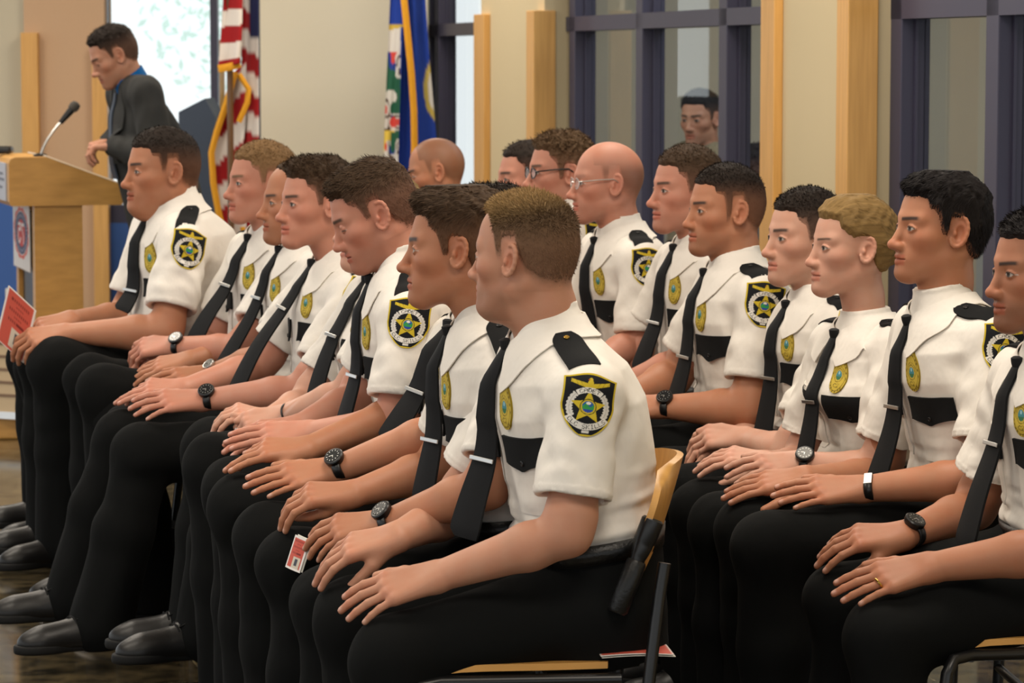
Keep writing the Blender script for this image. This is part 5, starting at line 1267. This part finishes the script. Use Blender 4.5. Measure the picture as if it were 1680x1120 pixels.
# ------------------------------------------------------------------ podium
pd = empty('podium', (X_at(92, 13.3), 13.3, 0), math.radians(17)); tag(pd, 'oak podium with slanted top and an emblem sheet on its front', 'podium')
k = 13.3/FPX
mb = MB()
prof = [(-.205, -.0), (-.215, .02), (-.215, .185), (-.205, .205), (-.185, .212), (-.05, .212), (.285, .085), (.295, .06), (.295, .02), (.275, 0)]
mb.prism(prof, (1, 0, 0), (0, 0, 1), (0, .62, 0), (0, -.02, .972)); mb.build('top_box', M['oak2'], pd)
mb = MB(); mb.prism([(-.05, .214), (.283, .088), (.283, .094), (-.05, .220)], (1, 0, 0), (0, 0, 1), (0, .54, 0), (0, .02, .972)); mb.build('reading_surface', M['white'], pd)
mb = MB(); mb.box((.0, .03, .52), (.21, .07, .91)); mb.box((0, .55, .52), (.21, .07, .91)); mb.build('column', M['oak2'], pd)
mb = MB(); mb.box((-.075, .29, .50), (.02, .46, .87)); mb.build('front_panel', M['leather'], pd)
mb = MB(); mb.box((-.12, .29, .045), (.72, .74, .09), None, .01); mb.build('base', M['oak2'], pd)
# emblem sheet on the front
nu, nv = 60, 90; U, Wv = np.meshgrid(np.linspace(0, 1, nu), np.linspace(0, 1, nv), indexing='ij')
x = (U.ravel()-.5); y = (Wv.ravel()-.48)*1.25; r = np.hypot(x*1.0, y); an = np.arctan2(x, y)
C = np.tile(lin(214, 210, 208), (nu*nv, 1)); lim = .44+.035*np.abs(np.sin(an*6)); C[r < lim] = lin(206, 92, 76); C[r < .40] = lin(226, 214, 210); C[r < .385] = lin(52, 58, 92)
C[(np.abs(r-.315) < .03) & (np.sin(an*30) > .2)] = lin(150, 152, 170); C[r < .245] = lin(200, 66, 56); C[(r < .245) & text_mask('75', (x+.19)*28, (y+.19)*18.5)] = lin(236, 226, 222)
P = np.stack([-.116+0*x, .335-(U.ravel()-.5)*-.52, .985-Wv.ravel()*.31], 1)
V, F = thick_grid(P, np.tile(A(-1, 0, 0), (len(P), 1)), .004, nu, nv); o = mesh_obj('emblem_sheet', V, F, M['card'], None, np.concatenate([C, C*.9])); o.location = pd.location; o.rotation_euler = pd.rotation_euler
tag(o, 'white sheet with round red and blue emblem hanging on the podium front', 'sign')
# name sign on the front of the top
mb = MB(); mb.box((-.219, .29, 1.075), (.006, .5, .165), col=lin(178, 180, 190))
for i, (w, z) in enumerate(((.34, 1.11), (.42, 1.085), (.30, 1.05))): mb.box((-.2225, .29, z), (.002, w, .011), col=lin(110, 112, 124))
mb.build('front_plate', M['card'], pd, col=True)
# goose-neck microphone
mic = empty('microphone', pd.location, pd.rotation_euler.z); tag(mic, 'goose neck microphone rising from the podium top', 'microphone')
mb = MB(); pts = [(-.06+.035*t+.055*t*t, .10, 1.18+.15*t) for t in np.linspace(0, 1, 14)]; mb.tube(pts, .0055, 8); mb.build('goose_neck', M['chrome'], mic, True)
e = A(*pts[-1]); d = nrm(e-A(*pts[-2])); d = nrm(d*.6+A(.40, 0, .5)*.6); mb = MB(); mb.tube([e, e+d*.04, e+d*.075], [.011, .014, .017], 12); mb.build('handle', M['blackplastic'], mic, True)
mb = MB(); mb.tube([e+d*.072, e+d*.078, e+d*.095, e+d*.112, e+d*.118], [.013, .021, .024, .019, .006], 14); mb.build('grille', M['foam'], mic, True)
mb = MB(); mb.lathe([(.03, 0), (.03, .008), (.012, .014)], 18, (-.06, .10, 1.184)); mb.build('mount', M['blackplastic'], mic, True)
# black device on the far end of the podium top
mb = MB(); q = at_y(6, 246, 13.6); mb.box((q[0]-.06, q[1], q[2]), (.20, .09, .034), None, .012); o = mb.build('handset', M['blackplastic']); tag(o, 'black handset lying on top of the podium at the left edge of the photo', 'handset')
# framed poster leaning on the podium base
fp = empty('framed_poster', tuple(at_y(14, 688, 12.75)*A(1, 1, 0)), math.radians(-25)); tag(fp, 'grey framed poster leaning by the foot of the podium', 'poster')
mb = MB(); Rt = np.array(Matrix.Rotation(math.radians(-12), 3, 'X'))
for (cx, cz, dx, dz) in ((-.25, .2, .03, .42), (.075, .2, .03, .42), (-.09, .395, .36, .03), (-.09, .005, .36, .03)): mb.box(Rt@A(cx, 0, cz)+A(0, .06, .1), (dx, .02, dz), Rt)
mb.build('frame', M['chrome'], fp); mb = MB(); mb.box(Rt@A(-.09, .003, .2)+A(0, .06, .1), (.32, .006, .38), Rt, col=lin(186, 164, 132))
for i in range(5): mb.box(Rt@A(-.10+.02*(i % 2), -.001, .09+.055*i)+A(0, .06, .1), (.18-.02*(i % 3), .003, .012), Rt, col=lin(120, 96, 76))
mb.build('print', M['card'], fp, col=True)
mb = MB(); q = at_y(-6, 700, 13.0); mb.box((q[0], q[1]+.1, .05), (.5, .5, .1), None, .01); o = mb.build('display_plinth', M['oak2']); tag(o, 'low oak plinth on the floor under the framed poster', 'plinth')
fp.location.z = .0

# ------------------------------------------------------------------ flags
def sheet(lp, rp, Y, nu, nv, wave, colf):
    """cloth between two hanging edges given as polylines; returns points, faces, colours"""
    lp = np.array(lp, float); rp = np.array(rp, float)
    tt = np.linspace(0, 1, nv); f = lambda p: np.stack([np.interp(tt, np.linspace(0, 1, len(p)), p[:, i]) for i in (0, 1)], 1)
    L_, R_ = f(lp), f(rp); P = []; C = []
    for i in range(nu):
        u = i/(nu-1)
        for j in range(nv):
            q = L_[j]*(1-u)+R_[j]*u; P.append(at_y(q[0], q[1], Y+wave(u, tt[j])+.012*math.sin(u*9+tt[j]*3))); C.append(colf(u, tt[j], q))
    V, F = thick_grid(np.array(P), np.tile(A(0, -1, 0), (len(P), 1)), .004, nu, nv); return V, F, np.concatenate([C, C])
RED, WH, NV = lin(150, 26, 30), lin(216, 208, 200), lin(34, 38, 74)
fl = empty('flag', tuple(at_y(383, 600, 15.4)*A(1, 1, 0))); tag(fl, 'national flag with red and white stripes and gold fringe on a brown pole', 'flag')
def off(v): return v-np.array(fl.location)
def stripes(u, t, q, ph, per, slope): return RED if int(math.floor((q[1]+slope*q[0]+ph)/per)) % 2 == 0 else WH
parts = [sheet([(361, -60), (366, 0), (362, 60), (358, 112)], [(398, -60), (398, 0), (397, 60), (394, 104)], 15.30, 18, 60, lambda u, t: .03*math.sin(u*6), lambda u, t, q: stripes(u, t, q, 20, 27, .12)),
         sheet([(384, 118), (362, 190), (346, 250), (352, 330), (372, 400), (388, 440)], [(404, 100), (404, 190), (398, 250), (402, 330), (406, 400), (410, 440)], 15.44, 18, 60, lambda u, t: .04*math.sin(u*5), lambda u, t, q: stripes(u, t, q, -30, 40, .9)),
         sheet([(394, -60), (396, 60), (398, 200), (396, 330), (398, 470)], [(424, -60), (424, 60), (425, 200), (425, 330), (422, 470)], 15.38, 16, 70, lambda u, t: .04*math.sin(u*4+1), lambda u, t, q: (WH if in_star(np.array(((q[0]-418)/6) % 3-1.5+.6), np.array(-((q[1]-30)/6) % 3+1.5-.6), .8) else NV) if (u > .52 and q[1] < 62+0*u) else stripes(u, t, q, 8, 33, -.55))]
V, F, C = join(parts); mesh_obj('flag_cloth', off(V), F, M['flag'], fl, C)
mb = MB(); fz = lambda pts, Y: [at_y(a_, b_, Y)-np.array(fl.location) for a_, b_ in pts]
mb.tube(fz([(358, 113), (370, 111), (384, 108), (394, 104)], 15.29), .022, 6, flat=.4)
mb.tube(fz([(386, 118), (372, 168), (356, 215), (347, 250), (350, 300), (358, 345), (371, 400), (385, 440)], 15.43), .018, 6, flat=1)
mb.tube(fz([(392, 122), (408, 146), (406, 168), (392, 200)], 15.36), .016, 6); mb.tube(fz([(398, 372), (405, 420), (408, 455)], 15.36), .014, 6); mb.build('fringe', M['fringe'], fl, True)
mb = MB(); mb.tube([A(0, -.06, .02), A(0, -.06, 2.5)], .0165, 12); mb.build('pole', M['poleb'], fl, True); mb = MB(); mb.lathe([(.14, 0), (.14, .015), (.05, .04), (.03, .09)], 24, (0, -.06, 0)); mb.build('base', M['gold'], fl, True)
BLU, SEALW = lin(34, 62, 150), lin(206, 202, 196)
f2 = empty('flag', tuple(at_y(668, 600, 15.9)*A(1, 1, 0))); tag(f2, 'blue state flag with white round seal and gold fringe hanging on a pole', 'flag')
SP = [(lin(206, 74, 66), 6), (lin(40, 62, 140), 7), (lin(40, 92, 70), 5), (lin(220, 190, 80), 9), (lin(70, 46, 34), 4)]
def seal(u, t, q):
    x, y = q
    if y < 40: return BLU
    if y < 44+6*(1-u): return lin(196, 168, 72)
    if x > 657: return BLU
    n = vnoise(A(x*.09, y*.05, 1)[None], 1, 31)[0]; n2 = vnoise(A(x*.07, y*.045, 7)[None], 1, 32)[0]
    if 86 < y < 262 and abs(x-643) < 17:
        if n > .35: return SP[0][0]
        if n < -.4: return SP[2][0]
        if n2 > .35: return SP[1][0]
        if n2 < -.45: return SP[3][0]
        if abs(n) < .08: return SP[4][0]
    return SEALW
parts = [sheet([(641, -60), (640, 0), (636, 90), (631, 200), (627, 310), (624, 380)], [(664, -60), (662, 0), (659, 90), (655, 200), (652, 310), (650, 380)], 15.85, 26, 200, lambda u, t: .03*math.sin(u*4), seal),
         sheet([(655, -60), (655, 0), (656, 100), (653, 230), (650, 330), (648, 400)], [(698, -60), (698, 0), (705, 100), (716, 225), (722, 330), (724, 400)], 15.93, 30, 90, lambda u, t: .04*math.sin(u*8),
               lambda u, t, q: SEALW if (q[0]-735)**2+((q[1]-145)*.62)**2 < 33**2+0 and q[1] > 60 else (lin(190, 168, 84) if (q[0]-735)**2+((q[1]-145)*.62)**2 < 40**2 and q[1] > 60 else BLU))]
off2 = lambda v: v-np.array(f2.location)
V, F, C = join(parts); mesh_obj('flag_cloth', off2(V), F, M['flag'], f2, C)
mb = MB(); mb.tube([off2(at_y(a_, b_, 15.82)) for a_, b_ in ((660, -60), (663, 0), (669, 60), (675, 120), (679, 180), (680, 240), (678, 290))], .020, 6, flat=.8); mb.build('fringe', M['fringe'], f2, True)
mb = MB(); mb.tube([A(0, .1, .02), A(0, .1, 2.5)], .0165, 12); mb.build('pole', M['poleb'], f2, True); mb = MB(); mb.lathe([(.14, 0), (.14, .015), (.05, .04), (.03, .09)], 24, (0, .1, 0)); mb.build('base', M['gold'], f2, True)

# ------------------------------------------------------------------ standing people
def stander(key, D, hip, yaw, hyaw, hpitch, px, label, jacket, trous, skin, hcol, hair, hands=True, k=1.0, shirt=None, tie=False, hh=.93, lod=.6, face=None):
    O = A((hip-840)/FPX*(D*cp), D, 0); be = math.degrees(math.atan2(hip-840, FPX)); a = math.radians(yaw-be); phi = math.pi+a
    ex = A(math.cos(phi), math.sin(phi), 0); ey = A(-math.sin(phi), math.cos(phi), 0); Rw = np.stack([ex, ey, A(0, 0, 1)], 1)
    L = lambda p, lat: Rw.T@(at_plane(p[0], p[1], O+ey*lat, ey)-O)
    H = A(0, 0, hh*k); N = L(px['neck'], 0); Hd = L(px['head'], 0)
    root = empty('person', tuple(O), phi); tag(root, label, 'person')
    eu = nrm(N-H); Lt = np.linalg.norm(N-H); ef = np.cross(A(0, 1, 0), eu)
    sh, el, wr, tp = {}, {}, {}, {}
    for s, q in (('L', 1), ('R', -1)):
        sh[s] = N-eu*.055+A(0, q*.19*k, 0); el[s] = L(px['e'+s], q*.27) if 'e'+s in px else sh[s]+A(-.05, q*.06, -.29)
        wr[s] = L(px['w'+s], q*.10) if 'w'+s in px else el[s]+A(.12, 0, -.22); tp[s] = L(px['t'+s], q*.06) if 't'+s in px else wr[s]+A(.06, 0, -.15)
    allp = np.array([H-A(0, 0, .2), N]+[sh[s] for s in 'LR']+[el[s] for s in 'LR']+[wr[s] for s in 'LR']); v = Vol(allp.min(0)-.17, allp.max(0)+.15, .0075)
    v.cone(H-eu*.14, H+eu*.2, .165*k, .155*k); v.ell(H+eu*.34, A(.125, .185, .17)*k, np.stack([ef, A(0, 1, 0), eu], 1), k=.08)
    for s, q in (('L', 1), ('R', -1)):
        v.cone(N-eu*.03+A(0, q*.04, 0), sh[s], .055*k, .068*k, k=.06); v.cone(sh[s], el[s], .066*k, .060*k, k=.02); v.cone(el[s], wr[s]-nrm(wr[s]-el[s])*.01, .060*k, .046*k, k=.02)
    v.op(lambda X, Y, Z: (H[2]-.20*k-Z)+0*X+0*Y, v.lo, v.lo+A(9, 9, .3), .006, 'i')
    P, Q = v.mesh(); n = v.grad(P); d = .008*vnoise(P, (12, 12, 10), 5)+.006*vnoise(P, (30, 30, 12), 6)
    jk = mesh_obj('jacket' if tie else 'shirt', P+n*d[:, None], Q, jacket, root)
    tv = Vol((-.2, -.24, .05), (.22, .24, hh*k+.1), .010)
    for q in (1, -1): tv.cone((0, q*.085, hh*k-.02), (.01, q*.10, .48), .105*k, .078*k, k=.03); tv.cone((.01, q*.10, .48), (-.01, q*.11, .05), .078*k, .072*k, k=.03)
    P, Q = tv.mesh(); n = tv.grad(P); mesh_obj('trousers', P+n*(.008*vnoise(P, (9, 9, 5), 3))[:, None], Q, trous, root)
    for q in (1, -1): add_shoe(root, (-.02, q*.11, 0), math.radians(q*8))
    hy = math.radians(hyaw-be)-a; Rh = np.array(Matrix.Rotation(hy, 3, 'Z')@Matrix.Rotation(math.radians(hpitch), 3, 'Y'))
    pr = dict(skin=skin, hairc=hcol, hair=hair, lod=lod); pr.update(face or {})
    body, hr = make_head(pr, Rh.T@(N-Hd), .0032); tf = lambda p: (Hd+p[0]@Rh.T, p[1], p[2]); parts = [jt(tf(body))]
    for s, q in (('L', 1), ('R', -1)): parts.append(jt(make_arm(sh[s], el[s], wr[s], tp[s], q, k*.96, .0042, skin, HANDS['clasp' if tie else 'rest'])))
    V, F, C = join(parts); mesh_obj('body', V, F, M['skin'], root, C)
    if hr is not None: mesh_obj('hair', *tf(hr)[:2], M['hair'], root, hr[2])
    if tie:
        en = nrm(nrm(Hd-N)*.6+eu*.6); cf = nrm(np.cross(A(0, 1, 0), en)); V = []; nq = 40
        for i in range(nq):
            th = 2*math.pi*i/nq
            for h, r in ((-.07-.05*max(0, math.cos(th))**3, .082), (.03-.01*math.cos(th), .070), (.03-.01*math.cos(th), .066)): V.append(N+en*h+cf*math.cos(th)*r+A(0, 1, 0)*math.sin(th)*r)
        F = [(3*i+j, 3*i+j+1, (3*i+4+j) % (3*nq), (3*i+3+j) % (3*nq)) for i in range(nq) for j in (0, 1)]
        mesh_obj('collar', V, F, shirt, root)
        Fs = np.linspace(.93, .30, 16); P0 = H+eu*(Fs*Lt)[:, None]+ef*.35; G = v.march(P0, np.broadcast_to(-ef, P0.shape))+ef*.008
        G[0] = N+cf*.085+en*(-.02); Gp = np.stack([G+A(0, w, 0)*np.linspace(.018, .04, 16)[:, None] for w in (-1, 0, 1)], 1); V, F = thick_grid(Gp.reshape(-1, 3), np.tile(ef, (48, 1)), .006, 16, 3); mesh_obj('tie', V, F, M['slate'], root)
        for q in (1, -1):       # lapels
            Fs = np.linspace(.99, .42, 12); Gp = []
            for i, u in enumerate(Fs):
                w = .075*math.sin(min(1, (i+1)/9)*math.pi*.75)
                row = [v.march(H+eu*u*Lt+ef*.35+A(0, q*(.03+.05*(1-i/11)*.6+w*t), 0), -ef)+ef*.010 for t in (0, .5, 1)]; Gp.append(row)
            Gp = np.array(Gp); V, F = thick_grid(Gp.reshape(-1, 3), np.tile(ef, (36, 1)), .006, 12, 3); mesh_obj('lapel', V, F, jacket, jk)
    return root
stander('S', 13.0, 266, 14, 12, 26, dict(neck=(214, 132), head=(186, 92), eL=(262, 262), wL=(190, 240), tL=(150, 243), eR=(214, 250), wR=(182, 232), tR=(150, 240)), 'person in a charcoal suit and blue shirt standing by the podium, looking down',
        M['suit'], M['black'], SKIN['mid'], hc['dark'], dict(top=.012, side=.003, tl=.010, sl=.004, n=5000, w=.0013, up=.008, fade=.02), k=1.06, shirt=M['bluecloth'], tie=True, face=dict(shut=.7, stubble=.15))
stander('GL', 13.7, 1150, 30, 60, 5, dict(neck=(1158, 240), head=(1148, 195)), 'dark-haired person in khaki standing behind the violet framed glass',
        M['khaki'], M['black'], SKIN['mid'], hc['black'], dict(top=.012, side=.004, n=2500, w=.0014), hh=.72, k=.95)
stander('GR', 13.3, 1262, 200, 200, 0, dict(neck=(1262, 335), head=(1260, 285)), 'black-haired person in grey seen from behind through the glass beside the oak post',
        M['greyc'], M['black'], SKIN['mid'], hc['black'], dict(top=.03, side=.03, n=2500, w=.0014, nape=-.06, low=.03), hh=.62, k=.95)

# ------------------------------------------------------------------ things in hands and on chairs
def card(name, key, c3, ex_, ey_, w, h, label, lines=True, fold=True, parentless=True):
    pe = PEOPLE[key] if key in PEOPLE else None
    if pe is None: return
    nu, nv = 30, 40; U, Wv = np.meshgrid(np.linspace(0, 1, nu), np.linspace(0, 1, nv), indexing='ij'); x, y = U.ravel(), Wv.ravel()
    C = np.tile(lin(198, 86, 70), (nu*nv, 1)); ed = np.minimum(np.minimum(x*w, (1-x)*w), np.minimum(y*h, (1-y)*h)); C[ed < .004] = lin(232, 226, 222)
    if lines:
        for i, (yy, ww) in enumerate(((.14, .62), (.23, .28), (.32, .7), (.41, .3), (.50, .55))):
            C[(np.abs(y-yy) < .022) & (np.abs(x-.5) < ww/2) & (np.sin(x*90+i) > -.3)] = lin(120, 40, 34)
        C[(y > .60) & (y < .93) & (np.abs(x-.62) < .24)] = lin(206, 196, 180)
        C[(y > .66) & (y < .86) & (np.abs(x-.62) < .08)] = lin(70, 74, 84)
    e1, e2 = nrm(ex_), nrm(ey_); nn = nrm(np.cross(e1, e2)); nn = nn if nn@(CAMP-c3) > 0 else -nn; P = c3+np.outer(x-.5, e1*w)+np.outer(y-.5, e2*h)+np.outer(np.sin(x*math.pi)*.003, nn)
    V, F = thick_grid(P, np.tile(nn, (len(P), 1)), .0012, nu, nv); o = empty(name, tuple(c3)); tag(o, label, 'program card', 'red printed program cards')
    mesh_obj('cover', V-c3, F, M['card'], o, np.concatenate([C, np.tile(lin(228, 224, 220), (len(C), 1))]))
    P2 = P+nn*-.004+e1*.003-e2*.002; V, F = thick_grid(P2, np.tile(nn, (len(P), 1)), .0012, nu, nv); mesh_obj('inner_leaf', V-c3, F, M['white'], o); return o
def pw(key, p, lat): pe = PEOPLE[key]; ey = pe['Rw'][:, 1]; return at_plane(p[0], p[1], pe['O']+ey*lat, ey)
if 'F7' in PEOPLE:
    a3, b3, c3 = pw('F7', (0, 514), .0), pw('F7', (26, 497), .02), pw('F7', (58, 532), .02)
    card('program_card', 'F7', pw('F7', (26, 532), .01), pw('F7', (58, 530), .03)-pw('F7', (26, 498), .0)+A(0, .02, 0), pw('F7', (14, 548), 0)-pw('F7', (26, 498), 0)*1.0-A(0, 0, 0), .115, .165, 'red program card held up by the heavy cadet at the left edge')
if 'F2' in PEOPLE:
    card('program_card', 'F2', pw('F2', (488, 908), .0), A(.55, -.75, -.1), pw('F2', (478, 930), .0)-pw('F2', (492, 886), .0), .055, .07, 'red program card held over the knee by the thick-haired front row cadet')
if 'W' in PEOPLE:
    card('program_card', 'W', pw('W', (388, 722), .02), A(.5, -.8, 0), A(-.2, 0, -1), .04, .06, 'corner of a red program card showing below the woman cadet clasped hands', False)
if 'F1' in PEOPLE:
    pe = PEOPLE['F1']; c3 = A(0, 0, 0)+pw('F1', (1040, 1060), .17)
    card('program_card', 'F1', A(c3[0], c3[1], .484), A(1, .1, 0), A(.1, -1, 0), .14, .10, 'red program card lying on the chair seat behind the nearest cadet', False)
    ey = pe['Rw'][:, 1]; top = pw('F1', (1072, 850), .215); bot = pw('F1', (1012, 1005), .225); ax = nrm(bot-top); ln = np.linalg.norm(bot-top)
    o = empty('flashlight', tuple(top)); tag(o, 'black flashlight in a holster on the belt of the nearest cadet', 'flashlight')
    t1 = nrm(np.cross(ax, A(0, 0, 1))); R = np.stack([t1, np.cross(ax, t1), ax], 1)
    mb = MB(); mb.lathe([(.018, 0), (.0215, .004), (.0215, .045), (.019, .05), (.019, .056), (.016, .075), (.0145, .08), (.0145, .11)], 20, (0, 0, 0), R); mb.build('flashlight_body', M['blackplastic'], o, True)
    mb = MB(); mb.lathe([(.017, .085), (.0195, .09), (.0195, ln*.97), (.015, ln)], 20, (0, 0, 0), R); mb.build('holster', M['leather'], o, True)

# ------------------------------------------------------------------ light
w = bpy.data.worlds.new('daylight'); scene.world = w; w.use_nodes = True; bg = w.node_tree.nodes['Background']; bg.inputs[0].default_value = (.95, .985, 1.0, 1); bg.inputs[1].default_value = WORLD
def area(name, loc, rot, sx, sy, e, col):
    l = bpy.data.lights.new(name, 'AREA'); l.shape = 'RECTANGLE'; l.size = sx; l.size_y = sy; l.energy = e; l.color = col
    o = bpy.data.objects.new(name, l); COL.objects.link(o); o.location = loc; o.rotation_euler = rot; return o
for i, (x, y) in enumerate(((-2.6, 3.2), (-2.6, 6.4), (-2.6, 9.6), (-2.6, 12.8), (.6, 3.2), (.6, 6.4), (.6, 9.6), (-.6, 14.6), (-3.8, 14.6))):  # the rearmost pair is added to brighten the back wall
    t = empty('ceiling_light', (x, y, 3.45)); tag(t, 'recessed warm ceiling light panel', 'light', 'ceiling light panels')
    mb = MB(); 
    for (cx, cy, dx, dy) in ((0, .61, 1.26, .04), (0, -.61, 1.26, .04), (.61, 0, .04, 1.2), (-.61, 0, .04, 1.2)): mb.box((cx, cy, -.02), (dx, dy, .04))
    mb.build('light_frame', M['white'], t); area('lamp', (x, y, 3.42), (0, 0, 0), 1.15, 1.15, LAMP, (1, .90, .77))
area('lamp', tuple(P0+tv_*2.0+nv_*(-1.3))+(3.2,), (0, 0, 0), 3, .8, 70, (.88, .94, 1))  # added cool light: brightens the glazed corridor and rims the sitters' backs
# ------------------------------------------------------------------ camera and colour
cam = bpy.data.cameras.new('camera'); co = bpy.data.objects.new('camera', cam); COL.objects.link(co); scene.camera = co
cam.sensor_width = 36; cam.lens = FPX/1680*36; co.location = CAMP; co.rotation_euler = (math.pi/2-PITCH, 0, 0)
cam.clip_end = 200
scene.view_settings.view_transform = 'Standard'; scene.view_settings.look = 'None'; scene.view_settings.gamma = 1
cam.dof.use_dof = True; cam.dof.focus_distance = 6.5; cam.dof.aperture_fstop = 10.0
